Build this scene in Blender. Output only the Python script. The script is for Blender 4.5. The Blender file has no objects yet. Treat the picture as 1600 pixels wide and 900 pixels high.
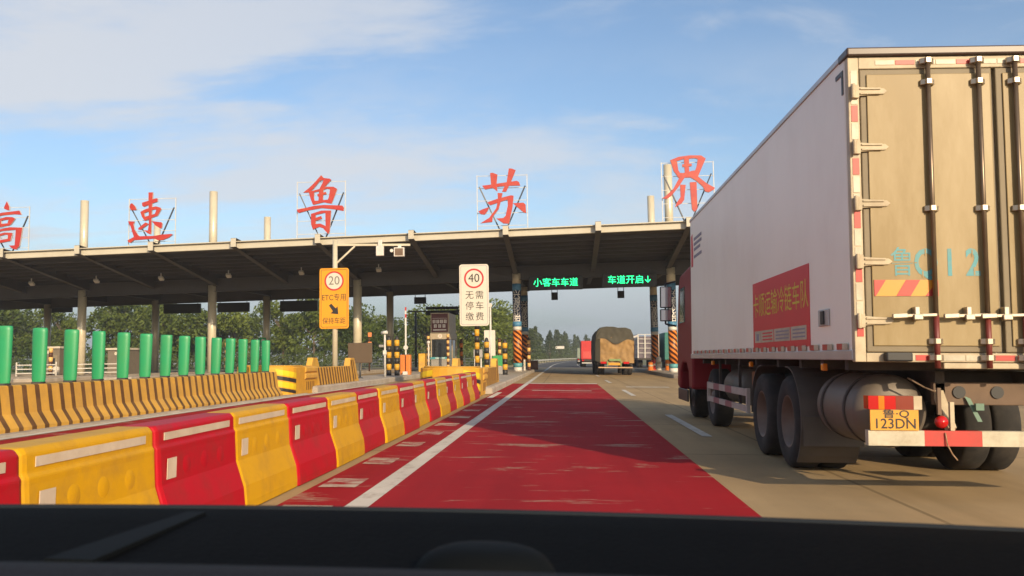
import bpy, bmesh, math, random
from mathutils import Vector, Matrix, noise
R = math.radians
rnd = random.Random(7)
sc = bpy.context.scene
COL = sc.collection

# ------------------------------------------------------------------ camera
F = 1350.0 / 1600.0
cam_d = bpy.data.cameras.new('camera')
cam_d.sensor_width = 36.0
cam_d.lens = 36.0 * F
cam_d.clip_start = 0.05
cam_d.clip_end = 6000
cam = bpy.data.objects.new('camera', cam_d)
COL.objects.link(cam)
sc.camera = cam
fy = Vector((81 / 1350, -108 / 1350, 1)).normalized()      # the road direction seen by the lens
up0 = Vector((-math.sin(0.02), math.cos(0.02), 0))
fz = (up0 - fy * up0.dot(fy)).normalized()
fx = fz.cross(fy)
if fx.x < 0:
    fx = -fx
cm = Matrix(((fx.x, fx.y, -fx.z, 0), (fy.x, fy.y, -fy.z, 0), (fz.x, fz.y, -fz.z, 1.25), (0, 0, 0, 1)))
cam.matrix_world = cm
cam_d.dof.use_dof = True
cam_d.dof.focus_distance = 30
cam_d.dof.aperture_fstop = 9.0

# ------------------------------------------------------------------ sky and sun
SUN_EL, SUN_AZ = R(20), R(152)
world = bpy.data.worlds.new('World')
sc.world = world
world.use_nodes = True
nt = world.node_tree
N, L = nt.nodes, nt.links
bg = N['Background']
bg.inputs[1].default_value = 0.122
sky = N.new('ShaderNodeTexSky')
sky.sky_type = 'NISHITA'
sky.sun_disc = False
sky.sun_elevation = SUN_EL
sky.sun_rotation = SUN_AZ
sky.air_density = 1.0
sky.dust_density = 2.2
sky.ozone_density = 2.2
tc = N.new('ShaderNodeTexCoord')
sep = N.new('ShaderNodeSeparateXYZ')
L.new(tc.outputs['Generated'], sep.inputs[0])
def wm(op, a, b=None, clamp=False):
    n = N.new('ShaderNodeMath')
    n.operation = op
    n.use_clamp = clamp
    for i, v in enumerate((a, b)):
        if v is None:
            continue
        if isinstance(v, (int, float)):
            n.inputs[i].default_value = v
        else:
            L.new(v, n.inputs[i])
    return n.outputs[0]
zz = wm('ADD', wm('MAXIMUM', sep.outputs[2], 0.0), 0.10)
com = N.new('ShaderNodeCombineXYZ')
L.new(wm('DIVIDE', sep.outputs[0], zz), com.inputs[0])
L.new(wm('DIVIDE', sep.outputs[1], zz), com.inputs[1])
def cloud(scale, detail, lo, hi, off, dist=0.6):
    mp = N.new('ShaderNodeMapping')
    mp.inputs['Scale'].default_value = scale
    mp.inputs['Location'].default_value = off
    L.new(com.outputs[0], mp.inputs[0])
    nz = N.new('ShaderNodeTexNoise')
    nz.inputs['Scale'].default_value = 1.0
    nz.inputs['Detail'].default_value = detail
    nz.inputs['Roughness'].default_value = 0.58
    nz.inputs['Distortion'].default_value = dist
    L.new(mp.outputs[0], nz.inputs['Vector'])
    mr = N.new('ShaderNodeMapRange')
    mr.inputs[1].default_value = lo
    mr.inputs[2].default_value = hi
    mr.interpolation_type = 'SMOOTHSTEP'
    L.new(nz.outputs[0], mr.inputs[0])
    return mr.outputs[0]
c1 = cloud((0.50, 0.85, 1), 12, 0.46, 0.60, (5.2, 1.1, 0), 0.25)
c2 = cloud((1.6, 2.4, 1), 12, 0.52, 0.78, (7.1, 3.2, 0), 0.4)
# more cloud towards the west (left), clearer to the right, pale air low down
lean = wm('MULTIPLY_ADD', sep.outputs[0], -0.55)
lean.node.inputs[2].default_value = 0.72
cov = wm('MULTIPLY', c1, wm('MINIMUM', wm('MAXIMUM', lean, 0.25), 1.0))
band = N.new('ShaderNodeMapRange')
band.interpolation_type = 'SMOOTHSTEP'
band.inputs[1].default_value = 0.36
band.inputs[2].default_value = 0.22
L.new(sep.outputs[2], band.inputs[0])
c3 = cloud((0.62, 0.80, 1), 12, 0.40, 0.60, (2.9, 7.7, 0), 0.3)
bank = wm('MULTIPLY', wm('MULTIPLY', c3, band.outputs[0]), wm('MINIMUM', wm('MAXIMUM', wm('ADD', lean, 0.15), 0.2), 1.0))
cov = wm('MAXIMUM', cov, bank)
cov = wm('MAXIMUM', cov, wm('MULTIPLY', c2, 0.6))
cov = wm('MULTIPLY', cov, 0.85)
low = N.new('ShaderNodeMapRange')
low.interpolation_type = 'SMOOTHSTEP'
low.inputs[1].default_value = 0.0
low.inputs[2].default_value = 0.15
low.inputs[3].default_value = 0.92
low.inputs[4].default_value = 0.0
L.new(sep.outputs[2], low.inputs[0])
mx = N.new('ShaderNodeMix')
mx.data_type = 'RGBA'
L.new(cov, mx.inputs[0])
L.new(sky.outputs[0], mx.inputs[6])
mx.inputs[7].default_value = (3.95, 4.05, 4.25, 1)
mh = N.new('ShaderNodeMix')
mh.data_type = 'RGBA'
L.new(low.outputs[0], mh.inputs[0])
L.new(mx.outputs[2], mh.inputs[6])
mh.inputs[7].default_value = (2.1, 2.45, 2.75, 1)
L.new(mh.outputs[2], bg.inputs[0])

sun_d = bpy.data.lights.new('sun', 'SUN')
sun_d.energy = 3.7
sun_d.angle = R(0.55)
sun_d.color = (1.0, 0.78, 0.51)
sun = bpy.data.objects.new('sun', sun_d)
COL.objects.link(sun)
sd = Vector((math.sin(SUN_AZ) * math.cos(SUN_EL), math.cos(SUN_AZ) * math.cos(SUN_EL), math.sin(SUN_EL)))
sun.rotation_euler = sd.to_track_quat('Z', 'Y').to_euler()
sun.location = (30, -60, 40)

vs = sc.view_settings
vs.view_transform = 'Standard'
vs.look = 'None'
vs.gamma = 1
vs.use_curve_mapping = False
vs.exposure = 0.58
sc.cycles.use_denoising = True
sc.cycles.max_bounces = 5
sc.cycles.transparent_max_bounces = 8

# ------------------------------------------------------------------ helpers
def gz(x):
    return -0.02 * max(-14.0, min(14.0, x))

MATS = {}
def mat(name, col, rough=0.6, metal=0.0, var=0.12, scale=2.5, bump=0.0, bscale=30.0, dirt=None, spec=0.5, emit=None, stretch=(1, 1, 1)):
    """procedural paint: base colour, mottling, optional grime (colour, amount 0..1, scale), fine relief"""
    if name in MATS:
        return MATS[name]
    m = bpy.data.materials.new(name)
    m.use_nodes = True
    n, l = m.node_tree.nodes, m.node_tree.links
    b = n['Principled BSDF']
    b.inputs['Roughness'].default_value = rough
    b.inputs['Metallic'].default_value = metal
    b.inputs['Specular IOR Level'].default_value = spec
    t = n.new('ShaderNodeTexCoord')
    oi = n.new('ShaderNodeObjectInfo')
    ad = n.new('ShaderNodeVectorMath')
    ad.operation = 'MULTIPLY_ADD'
    ad.inputs[1].default_value = stretch
    l.new(t.outputs['Object'], ad.inputs[0])
    sv = n.new('ShaderNodeVectorMath')
    sv.operation = 'SCALE'
    sv.inputs[0].default_value = (37, 53, 71)
    l.new(oi.outputs['Random'], sv.inputs['Scale'])
    l.new(sv.outputs[0], ad.inputs[2])
    nz = n.new('ShaderNodeTexNoise')
    nz.inputs['Scale'].default_value = scale
    nz.inputs['Detail'].default_value = 6
    nz.inputs['Roughness'].default_value = 0.6
    l.new(ad.outputs[0], nz.inputs['Vector'])
    mr = n.new('ShaderNodeMapRange')
    mr.inputs[1].default_value = 0.25
    mr.inputs[2].default_value = 0.75
    mr.inputs[3].default_value = 1 - var
    mr.inputs[4].default_value = 1 + var
    l.new(nz.outputs[0], mr.inputs[0])
    hs = n.new('ShaderNodeHueSaturation')
    hs.inputs['Color'].default_value = (*col, 1)
    l.new(mr.outputs[0], hs.inputs['Value'])
    out = hs.outputs[0]
    if dirt:
        dc, da, ds = dirt
        n2 = n.new('ShaderNodeTexNoise')
        n2.inputs['Scale'].default_value = ds
        n2.inputs['Detail'].default_value = 8
        n2.inputs['Roughness'].default_value = 0.68
        l.new(ad.outputs[0], n2.inputs['Vector'])
        m2 = n.new('ShaderNodeMapRange')
        m2.inputs[1].default_value = 0.45
        m2.inputs[2].default_value = 0.78
        m2.inputs[4].default_value = da
        l.new(n2.outputs[0], m2.inputs[0])
        x = n.new('ShaderNodeMix')
        x.data_type = 'RGBA'
        l.new(m2.outputs[0], x.inputs[0])
        l.new(out, x.inputs[6])
        x.inputs[7].default_value = (*dc, 1)
        out = x.outputs[2]
    l.new(out, b.inputs['Base Color'])
    if bump:
        n3 = n.new('ShaderNodeTexNoise')
        n3.inputs['Scale'].default_value = bscale
        n3.inputs['Detail'].default_value = 4
        l.new(ad.outputs[0], n3.inputs['Vector'])
        bp = n.new('ShaderNodeBump')
        bp.inputs['Strength'].default_value = bump
        bp.inputs['Distance'].default_value = 0.02
        l.new(n3.outputs[0], bp.inputs['Height'])
        l.new(bp.outputs[0], b.inputs['Normal'])
    if emit:
        b.inputs['Emission Color'].default_value = (*emit[0], 1)
        b.inputs['Emission Strength'].default_value = emit[1]
    MATS[name] = m
    return m

class MB:
    def __init__(s):
        s.v, s.f, s.m, s.s = [], [], [], []
    def add(s, vs_, fs, m=0, smooth=False):
        o = len(s.v)
        s.v += [tuple(p) for p in vs_]
        for f in fs:
            s.f.append(tuple(i + o for i in f))
            s.m.append(m)
            s.s.append(smooth)
        return s
    def box(s, x0, x1, y0, y1, z0, z1, m=0):
        v = [(x, y, z) for x in (x0, x1) for y in (y0, y1) for z in (z0, z1)]
        return s.add(v, [(0, 1, 3, 2), (4, 6, 7, 5), (0, 4, 5, 1), (2, 3, 7, 6), (0, 2, 6, 4), (1, 5, 7, 3)], m)
    def bar(s, p0, p1, w, h=None, m=0, up=(0, 0, 1)):
        """square bar from p0 to p1"""
        p0, p1 = Vector(p0), Vector(p1)
        h = h or w
        d = (p1 - p0).normalized()
        u = Vector(up)
        if abs(d.dot(u)) > 0.98:
            u = Vector((0, 1, 0))
        a = d.cross(u).normalized()
        b = a.cross(d).normalized()
        vv = []
        for p in (p0, p1):
            for sx, sy in ((-1, -1), (1, -1), (1, 1), (-1, 1)):
                vv.append(p + a * (sx * w / 2) + b * (sy * h / 2))
        return s.add(vv, [(0, 1, 2, 3), (4, 5, 6, 7), (0, 1, 5, 4), (1, 2, 6, 5), (2, 3, 7, 6), (3, 0, 4, 7)], m)
    def prism(s, pts, axis, a0, a1, m=0, m_side=None):
        """extrude a polygon: axis 'x' takes (y,z), 'y' takes (x,z), 'z' takes (x,y)"""
        k = len(pts)
        def P(p, a):
            return {'x': (a, p[0], p[1]), 'y': (p[0], a, p[1]), 'z': (p[0], p[1], a)}[axis]
        vv = [P(p, a0) for p in pts] + [P(p, a1) for p in pts]
        s.add(vv, [tuple(range(k)), tuple(range(k, 2 * k))], m)
        o = len(s.v) - 2 * k
        for i in range(k):
            j = (i + 1) % k
            s.f.append((o + i, o + j, o + k + j, o + k + i))
            s.m.append(m if m_side is None else m_side)
            s.s.append(False)
        return s
    def cyl(s, p0, p1, r0, r1=None, n=16, m=0, caps=True, smooth=True):
        r1 = r0 if r1 is None else r1
        p0, p1 = Vector(p0), Vector(p1)
        d = (p1 - p0).normalized()
        u = Vector((0, 0, 1)) if abs(d.z) < 0.95 else Vector((1, 0, 0))
        a = d.cross(u).normalized()
        b = d.cross(a)
        vv = []
        for p, r in ((p0, r0), (p1, r1)):
            for i in range(n):
                t = 2 * math.pi * i / n
                vv.append(p + a * (math.cos(t) * r) + b * (math.sin(t) * r))
        s.add(vv, [(i, (i + 1) % n, n + (i + 1) % n, n + i) for i in range(n)], m, smooth)
        if caps:
            o = len(s.v) - 2 * n
            for base in (0, n):
                s.f.append(tuple(o + base + i for i in range(n)))
                s.m.append(m)
                s.s.append(False)
        return s
    def tube(s, pts, r, n=6, m=0):
        for a, b in zip(pts[:-1], pts[1:]):
            s.cyl(a, b, r, r, n, m)
        return s
    def lathe(s, prof, c=(0, 0, 0), axis='x', n=28, m=0, ms=None):
        """revolve (r, t) profile about an axis through c"""
        vv = []
        for r, t in prof:
            for i in range(n):
                a = 2 * math.pi * i / n
                ca, sa = math.cos(a) * r, math.sin(a) * r
                p = {'x': (t, ca, sa), 'y': (ca, t, sa), 'z': (ca, sa, t)}[axis]
                vv.append((p[0] + c[0], p[1] + c[1], p[2] + c[2]))
        for k in range(len(prof) - 1):
            fs = [(k * n + i, k * n + (i + 1) % n, (k + 1) * n + (i + 1) % n, (k + 1) * n + i) for i in range(n)]
            if k == 0:
                o = len(s.v)
                s.v += vv
            for f in fs:
                s.f.append(tuple(o + i for i in f))
                s.m.append(m if ms is None else ms[k])
                s.s.append(True)
        return s
    def sheet(s, x0, x1, y0, y1, dz=0.0, m=0, xs=None, ny=1):
        """a sheet that follows the cross fall of the ground"""
        br = sorted({x0, x1, *[b for b in (-14.0, 14.0) if x0 < b < x1]})
        ys = [y0 + (y1 - y0) * i / ny for i in range(ny + 1)]
        for a, b in zip(br[:-1], br[1:]):
            for c, d in zip(ys[:-1], ys[1:]):
                s.add([(a, c, gz(a) + dz), (b, c, gz(b) + dz), (b, d, gz(b) + dz), (a, d, gz(a) + dz)], [(0, 1, 2, 3)], m)
        return s
    def mesh(s, name, mats, weld=False):
        me = bpy.data.meshes.new(name)
        me.from_pydata(s.v, [], s.f)
        for q in (mats if isinstance(mats, (list, tuple)) else [mats]):
            me.materials.append(q)
        me.polygons.foreach_set('material_index', s.m)
        me.polygons.foreach_set('use_smooth', s.s)
        bm = bmesh.new()
        bm.from_mesh(me)
        if weld:
            bmesh.ops.remove_doubles(bm, verts=bm.verts, dist=1e-4)
        bmesh.ops.recalc_face_normals(bm, faces=bm.faces)
        bm.to_mesh(me)
        bm.free()
        return me
    def pieces(s):
        par = list(range(len(s.v)))
        def find(a):
            while par[a] != a:
                par[a] = par[par[a]]
                a = par[a]
            return a
        for f in s.f:
            for i in f[1:]:
                par[find(i)] = find(f[0])
        out = {}
        for f, m, sm in zip(s.f, s.m, s.s):
            q = out.setdefault(find(f[0]), MB())
            q.add([s.v[i] for i in f], [tuple(range(len(f)))], m, sm)
        return list(out.values())
    def build_each(s, name, mats, parent=None, bevel=0.0):
        for q in s.pieces():
            q.build(name, mats, parent, bevel=bevel, weld=True)
    def build(s, name, mats, parent=None, loc=None, rot=None, bevel=0.0, weld=False, seg=2):
        return put(name, s.mesh(name, mats, weld), parent, loc, rot, bevel, seg)

def put(name, me, parent=None, loc=None, rot=None, bevel=0.0, seg=2):
    o = bpy.data.objects.new(name, me)
    COL.objects.link(o)
    if parent is not None:
        o.parent = parent
    if loc is not None:
        o.location = loc
    if rot is not None:
        o.rotation_euler = rot
    if bevel:
        b = o.modifiers.new('bevel', 'BEVEL')
        b.width = bevel
        b.segments = seg
        b.limit_method = 'ANGLE'
        b.angle_limit = R(35)
    return o

def tag(o, label=None, cat=None, group=None, kind=None):
    if label:
        o['label'] = label
    if cat:
        o['category'] = cat
    if group:
        o['group'] = group
    if kind:
        o['kind'] = kind
    return o

def thing(name, label, cat, loc=(0, 0, 0), rot=(0, 0, 0), group=None):
    o = bpy.data.objects.new(name, None)
    COL.objects.link(o)
    o.empty_display_size = 0.3
    o.location = loc
    o.rotation_euler = rot
    return tag(o, label, cat, group)

def struct(name, mb, mats, **k):
    return tag(mb.build(name, mats, **k), kind='structure')

def copy_tree(o, parent=None):
    c = o.copy()
    COL.objects.link(c)
    c.parent = parent
    for ch in list(o.children):
        copy_tree(ch, c)
    return c

TILT = math.atan(0.02)
def on_road(x, y, dz=0.0):
    return (x, y, gz(x) + dz)

def text_data(s, size, bold=0.0, ext=0.0, spacing=1.0, align='CENTER'):
    cu = bpy.data.curves.new('lettering', 'FONT')
    cu.body = s
    cu.size = size
    cu.offset = bold
    cu.extrude = ext
    cu.space_character = spacing
    cu.align_x = align
    cu.align_y = 'CENTER'
    cu.resolution_u = 3
    ob = bpy.data.objects.new('lettering', cu)
    COL.objects.link(ob)
    dg = bpy.context.evaluated_depsgraph_get()
    dg.update()
    me = bpy.data.meshes.new_from_object(ob.evaluated_get(dg))
    bpy.data.objects.remove(ob)
    bpy.data.curves.remove(cu)
    return me

def lettering(s, size, m, parent, c, face='-y', bold=0.0, sx=1.0, name='lettering', spacing=1.0, wrap=None):
    """flat lettering at c, facing -y (read from behind us) or -x (read from the left)"""
    me = text_data(s, size, bold, 0.0, spacing)
    if wrap:
        bm = bmesh.new()
        bm.from_mesh(me)
        bmesh.ops.triangulate(bm, faces=bm.faces)
        for _ in range(2):
            bmesh.ops.subdivide_edges(bm, edges=[e for e in bm.edges if e.calc_length() > 0.07], cuts=1, use_grid_fill=False)
            bmesh.ops.triangulate(bm, faces=bm.faces)
        bm.to_mesh(me)
        bm.free()
    for v in me.vertices:
        x, y = v.co.x * sx, v.co.y
        if wrap:
            v.co = (math.sin(x / wrap) * wrap, -math.cos(x / wrap) * wrap, y)
        elif face == '-y':
            v.co = (x, 0, y)
        else:
            v.co = (0, -x, y)
    me.materials.clear()
    me.materials.append(m)
    return put(name, me, parent, c)

# ------------------------------------------------------------------ materials
def surface_mat(name, base, dark, light, kind):
    """pavements: mottled, stained along the driving direction, with slab joints or worn paint"""
    m = bpy.data.materials.new(name)
    m.use_nodes = True
    n, l = m.node_tree.nodes, m.node_tree.links
    b = n['Principled BSDF']
    b.inputs['Roughness'].default_value = 0.82
    b.inputs['Specular IOR Level'].default_value = 0.12
    t = n.new('ShaderNodeTexCoord')
    def nz(scale, sc3, det=6, rough=0.6, dist=0.0):
        mp = n.new('ShaderNodeMapping')
        mp.inputs['Scale'].default_value = sc3
        l.new(t.outputs['Object'], mp.inputs[0])
        q = n.new('ShaderNodeTexNoise')
        q.inputs['Scale'].default_value = scale
        q.inputs['Detail'].default_value = det
        q.inputs['Roughness'].default_value = rough
        q.inputs['Distortion'].default_value = dist
        l.new(mp.outputs[0], q.inputs['Vector'])
        return q.outputs[0]
    def mr(v, a, c, d=0.0, e=1.0):
        q = n.new('ShaderNodeMapRange')
        q.inputs[1].default_value, q.inputs[2].default_value = a, c
        q.inputs[3].default_value, q.inputs[4].default_value = d, e
        l.new(v, q.inputs[0])
        return q.outputs[0]
    def mixc(f, a, c):
        q = n.new('ShaderNodeMix')
        q.data_type = 'RGBA'
        if isinstance(f, float):
            q.inputs[0].default_value = f
        else:
            l.new(f, q.inputs[0])
        for i, v in ((6, a), (7, c)):
            if isinstance(v, tuple):
                q.inputs[i].default_value = (*v, 1)
            else:
                l.new(v, q.inputs[i])
        return q.outputs[2]
    def ma(op, a, c):
        q = n.new('ShaderNodeMath')
        q.operation = op
        for i, v in enumerate((a, c)):
            if isinstance(v, (int, float)):
                q.inputs[i].default_value = v
            else:
                l.new(v, q.inputs[i])
        return q.outputs[0]
    col = mixc(mr(nz(0.35, (1, 1, 1), 8, 0.65), 0.3, 0.72), dark, light)
    col = mixc(mr(nz(9, (1, 1, 1), 5), 0.35, 0.75, 0, 0.45), col, base)
    streak = mr(nz(1.0, (1.6, 0.07, 1), 5, 0.6), 0.45, 0.75, 0, 0.55)
    col = mixc(streak, col, tuple(v * 0.62 for v in base))
    if kind == 'slab':
        sp = n.new('ShaderNodeSeparateXYZ')
        l.new(t.outputs['Object'], sp.inputs[0])
        jx = ma('LESS_THAN', ma('ABSOLUTE', ma('SUBTRACT', ma('FRACT', ma('DIVIDE', ma('ADD', sp.outputs[0], 100.45), 3.9), 0), 0.5), 0), 0.006)
        jy = ma('LESS_THAN', ma('ABSOLUTE', ma('SUBTRACT', ma('FRACT', ma('DIVIDE', ma('ADD', sp.outputs[1], 101.0), 5.0), 0), 0.5), 0), 0.006)
        col = mixc(ma('MULTIPLY', ma('MAXIMUM', jx, jy), 0.55), col, tuple(v * 0.35 for v in base))
        # oil and rubber
        col = mixc(mr(nz(0.9, (1, 0.35, 1), 7, 0.7), 0.60, 0.78, 0, 0.5), col, (0.09, 0.075, 0.06))
    if kind == 'paint':
        w1 = mr(nz(1.0, (0.40, 1.25, 1), 7, 0.66, 0.6), 0.585, 0.64)
        w2 = mr(nz(1.0, (1.4, 4.5, 1), 4, 0.6), 0.63, 0.70)
        wear = ma('MAXIMUM', w1, ma('MULTIPLY', w2, 0.6))
        grit = mr(nz(14, (1, 1.5, 1), 3), 0.42, 0.58, 0.45, 1.0)
        col = mixc(ma('MULTIPLY', wear, grit), col, (0.34, 0.22, 0.16))
    if kind == 'faded':
        wear = mr(nz(2.6, (1.0, 2.2, 1), 8, 0.75), 0.44, 0.58)
        col = mixc(wear, col, (0.29, 0.010, 0.014))
    if kind == 'line':
        wear = mr(nz(3.0, (1.5, 0.8, 1), 8, 0.75), 0.52, 0.70, 0, 0.75)
        col = mixc(wear, col, (0.30, 0.24, 0.19))
    l.new(col, b.inputs['Base Color'])
    bp = n.new('ShaderNodeBump')
    bp.inputs['Strength'].default_value = 0.35
    bp.inputs['Distance'].default_value = 0.01
    l.new(nz(55, (1, 1, 1), 3), bp.inputs['Height'])
    l.new(bp.outputs[0], b.inputs['Normal'])
    MATS[name] = m
    return m

M_conc = surface_mat('plaza_concrete', (0.35, 0.250, 0.130), (0.27, 0.195, 0.110), (0.42, 0.300, 0.160), 'slab')
M_asph = surface_mat('highway_asphalt', (0.085, 0.088, 0.092), (0.07, 0.072, 0.076), (0.105, 0.105, 0.105), 'plain')
M_redp = surface_mat('red_lane_paint', (0.30, 0.009, 0.013), (0.24, 0.008, 0.012), (0.36, 0.012, 0.016), 'paint')
M_line = surface_mat('white_road_paint', (0.56, 0.52, 0.46), (0.47, 0.44, 0.38), (0.64, 0.60, 0.53), 'line')
M_faded = surface_mat('faded_white_paint', (0.46, 0.38, 0.30), (0.38, 0.31, 0.24), (0.52, 0.45, 0.36), 'faded')
M_grass = mat('grass_soil', (0.10, 0.11, 0.045), 0.95, var=0.4, scale=0.15, bump=0.6, bscale=3, dirt=((0.20, 0.15, 0.08), 0.6, 0.05))
M_kerb = mat('kerb_concrete', (0.36, 0.31, 0.25), 0.85, var=0.2, scale=1.2, bump=0.3, dirt=((0.16, 0.12, 0.09), 0.6, 1.5))
M_steel = mat('galvanised_cream_steel', (0.56, 0.51, 0.38), 0.30, metal=0.15, var=0.06, scale=1.0, dirt=((0.34, 0.27, 0.18), 0.35, 0.8))
M_fasc = mat('cream_fascia_paint', (0.47, 0.44, 0.36), 0.5, var=0.06, scale=0.6, dirt=((0.36, 0.30, 0.2), 0.4, 0.9))
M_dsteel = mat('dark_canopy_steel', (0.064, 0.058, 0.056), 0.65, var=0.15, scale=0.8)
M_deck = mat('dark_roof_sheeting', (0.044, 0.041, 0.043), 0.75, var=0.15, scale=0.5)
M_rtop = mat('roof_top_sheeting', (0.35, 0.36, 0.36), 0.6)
M_char = mat('red_sign_paint', (0.36, 0.024, 0.020), 0.5, var=0.10, scale=1.2, dirt=((0.42, 0.075, 0.022), 0.75, 0.9))
M_charside = mat('sign_edge_paint', (0.55, 0.50, 0.47), 0.6)
M_lattice = mat('white_lattice_paint', (0.50, 0.50, 0.48), 0.5)
M_brace = mat('dark_brace_steel', (0.06, 0.07, 0.09), 0.5)
M_black = mat('black_plastic', (0.012, 0.013, 0.015), 0.5, var=0.2)
M_dgrey = mat('dark_grey_metal', (0.05, 0.05, 0.052), 0.5)
M_grey = mat('grey_metal', (0.26, 0.25, 0.24), 0.5)
M_white = mat('white_paint', (0.54, 0.52, 0.48), 0.45, dirt=((0.4, 0.33, 0.25), 0.4, 1.5))
M_yel = mat('yellow_safety_paint', (0.56, 0.29, 0.014), 0.55, var=0.12, scale=2, dirt=((0.34, 0.19, 0.04), 0.6, 1.8))
M_ystripe = mat('faded_yellow_stripe', (0.54, 0.30, 0.04), 0.7, var=0.15, scale=2.5, dirt=((0.30, 0.19, 0.07), 0.7, 2.2))
M_bstripe = mat('brown_black_stripe', (0.11, 0.048, 0.008), 0.7, var=0.3, dirt=((0.20, 0.11, 0.04), 0.5, 2.5))
M_bright = mat('bright_yellow_sheeting', (0.62, 0.46, 0.012), 0.4)
M_blk = mat('black_band_paint', (0.018, 0.016, 0.015), 0.5)
M_orange = mat('orange_paint', (0.58, 0.16, 0.02), 0.5, dirt=((0.4, 0.13, 0.03), 0.4, 2))
M_led = mat('green_led_light', (0.0, 0.05, 0.02), 0.5, emit=((0.02, 1.0, 0.30), 2.2))
M_glass = mat('dark_booth_glass', (0.02, 0.024, 0.026), 0.08, var=0.0)

# ------------------------------------------------------------------ ground, roads, markings
g = MB()
g.sheet(-1800, 1800, -1500, 4200, -0.06)
struct('ground', g, M_grass)
p = MB()
p.sheet(-62, 26, -220, 104, 0.0)
struct('toll_plaza_pavement', p, M_conc)
def bend(y):
    return 2.6e-4 * max(0.0, y - 120.0) ** 2          # the road swings gently to the right beyond the plaza
def ribbon(x0, x1, y0, y1, dz, step=15.0):
    mb = MB()
    n = max(1, int((y1 - y0) / step))
    v = []
    for i in range(n + 1):
        y = y0 + (y1 - y0) * i / n
        for x in (x0, x1):
            v.append((x + bend(y), y, gz(x) + dz))
    return mb.add(v, [(2 * i, 2 * i + 1, 2 * i + 3, 2 * i + 2) for i in range(n)])
struct('highway_road', ribbon(-5.2, 13.0, 104, 760, 0.0), M_asph)

p = MB()
p.sheet(-2.42, 1.53, -4, 40.6, 0.004)
struct('red_lane_surface', p, M_redp)
p = MB()
p.sheet(-8.18, -3.2, 2, 36, 0.004)
struct('red_side_lane_surface', p, M_redp)
def line(x, y0, y1, w=0.2, dz=0.008, name='lane_line'):
    struct(name, ribbon(x - w / 2, x + w / 2, y0, y1, dz), M_line)
line(-1.74, -4, 460, 0.20)
line(-8.30, 2, 40, 0.17, 0.0085)
for y0, y1 in ((-1.0, 4.6), (14.0, 19.2), (28.5, 33.6), (42.6, 47.6), (56.5, 61.5)):
    line(2.25, y0, y1, 0.16)
for k in range(14):
    line(2.05, 112 + k * 15, 118 + k * 15, 0.16)
line(6.4, 104, 500, 0.18)
line(-4.3, 104, 460, 0.15)
struct('cross_line', MB().sheet(-1.62, 1.53, 40.6, 41.5, 0.0085), M_line)
struct('cross_line', MB().sheet(-1.2, 1.0, 32.2, 32.5, 0.0085), M_line)
struct('cross_line', MB().sheet(2.6, 4.4, 36.6, 37.3, 0.0085), M_line)
struct('cross_line', MB().sheet(-2.36, -2.18, 26.2, 30.4, 0.0085), M_line)

for yy in (6.6, 8.2, 10.0, 12.0, 13.8, 15.6, 17.6, 19.8, 22.0):
    struct('faded_edge_marking', MB().sheet(-2.36, -1.98 + 0.05 * math.sin(yy * 3), yy, yy + 0.62, 0.0085), M_faded)

def island(x0, x1, y0, y1, h=0.22):
    mb = MB()
    a, c = gz(x0), gz(x1)
    ch = 0.05
    nose = min(1.0, (x1 - x0) * 0.4)
    pts = [(x0, y0 + nose), (x0 + nose, y0), (x1 - nose, y0), (x1, y0 + nose), (x1, y1), (x0, y1)]
    k = len(pts)
    cx, cy = (x0 + x1) / 2, (y0 + y1) / 2
    lo = [(x, y, gz(x) - 0.05) for x, y in pts]
    mid = [(x, y, gz(x) + h - ch) for x, y in pts]
    hi = [(x + (ch if x < cx else -ch), y + (ch if y < cy else -ch), gz(x) + h) for x, y in pts]
    v = lo + mid + hi
    f = []
    for i in range(k):
        j = (i + 1) % k
        f += [(i, j, k + j, k + i), (k + i, k + j, 2 * k + j, 2 * k + i)]
    f.append(tuple(range(2 * k, 3 * k)))
    mb.add(v, f)
    return struct('toll_island', mb, M_kerb)
island(-10.6, -8.42, 28.4, 80)
island(-4.75, -2.45, 28.6, 82)
island(6.6, 8.9, 52, 82)
for cx in (-15.1, -20.6, -26.1, -31.3, -36.5, -41.8, -47.1):
    island(cx - 1.1, cx + 1.1, 48, 84)

# ------------------------------------------------------------------ toll canopy
CX0 = -3.3
def cp(x, yl, z):
    return (x, 62 - 0.065 * (x - CX0) + yl, z + 0.0115 * (x - CX0))
canopy = thing('toll_canopy', 'long dark steel toll canopy with cream edge on round columns across all lanes', 'canopy', cp(CX0, 0, 0.3))
corg = Vector(canopy.location)
def cpl(x, yl, z):
    return Vector(cp(x, yl, z)) - corg
def cbeam(mb, xa, xb, y0, y1, z0, z1, m=0, za=None):
    """a member along the canopy, between two x positions (y and z are canopy-local)"""
    v = []
    for x in (xa, xb):
        for y in (y0, y1):
            for z in (z0, z1):
                v.append(cpl(x, y, z))
    return mb.add(v, [(0, 1, 3, 2), (4, 6, 7, 5), (0, 4, 5, 1), (2, 3, 7, 6), (0, 2, 6, 4), (1, 5, 7, 3)], m)
XL, XR = -53.0, 24.5
def deck_z(yl):
    ks = [(-10, 8.62), (2, 8.02), (13, 7.98), (21, 8.6)]
    for (a, za), (b, zb) in zip(ks[:-1], ks[1:]):
        if yl <= b:
            return za + (zb - za) * (yl - a) / (b - a)
    return ks[-1][1]
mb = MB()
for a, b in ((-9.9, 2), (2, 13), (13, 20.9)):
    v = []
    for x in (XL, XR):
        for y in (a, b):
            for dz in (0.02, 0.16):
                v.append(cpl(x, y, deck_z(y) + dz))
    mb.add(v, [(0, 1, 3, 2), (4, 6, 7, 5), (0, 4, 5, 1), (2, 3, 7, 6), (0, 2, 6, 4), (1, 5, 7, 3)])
mb.build('roof_deck', [M_deck], canopy)
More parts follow.
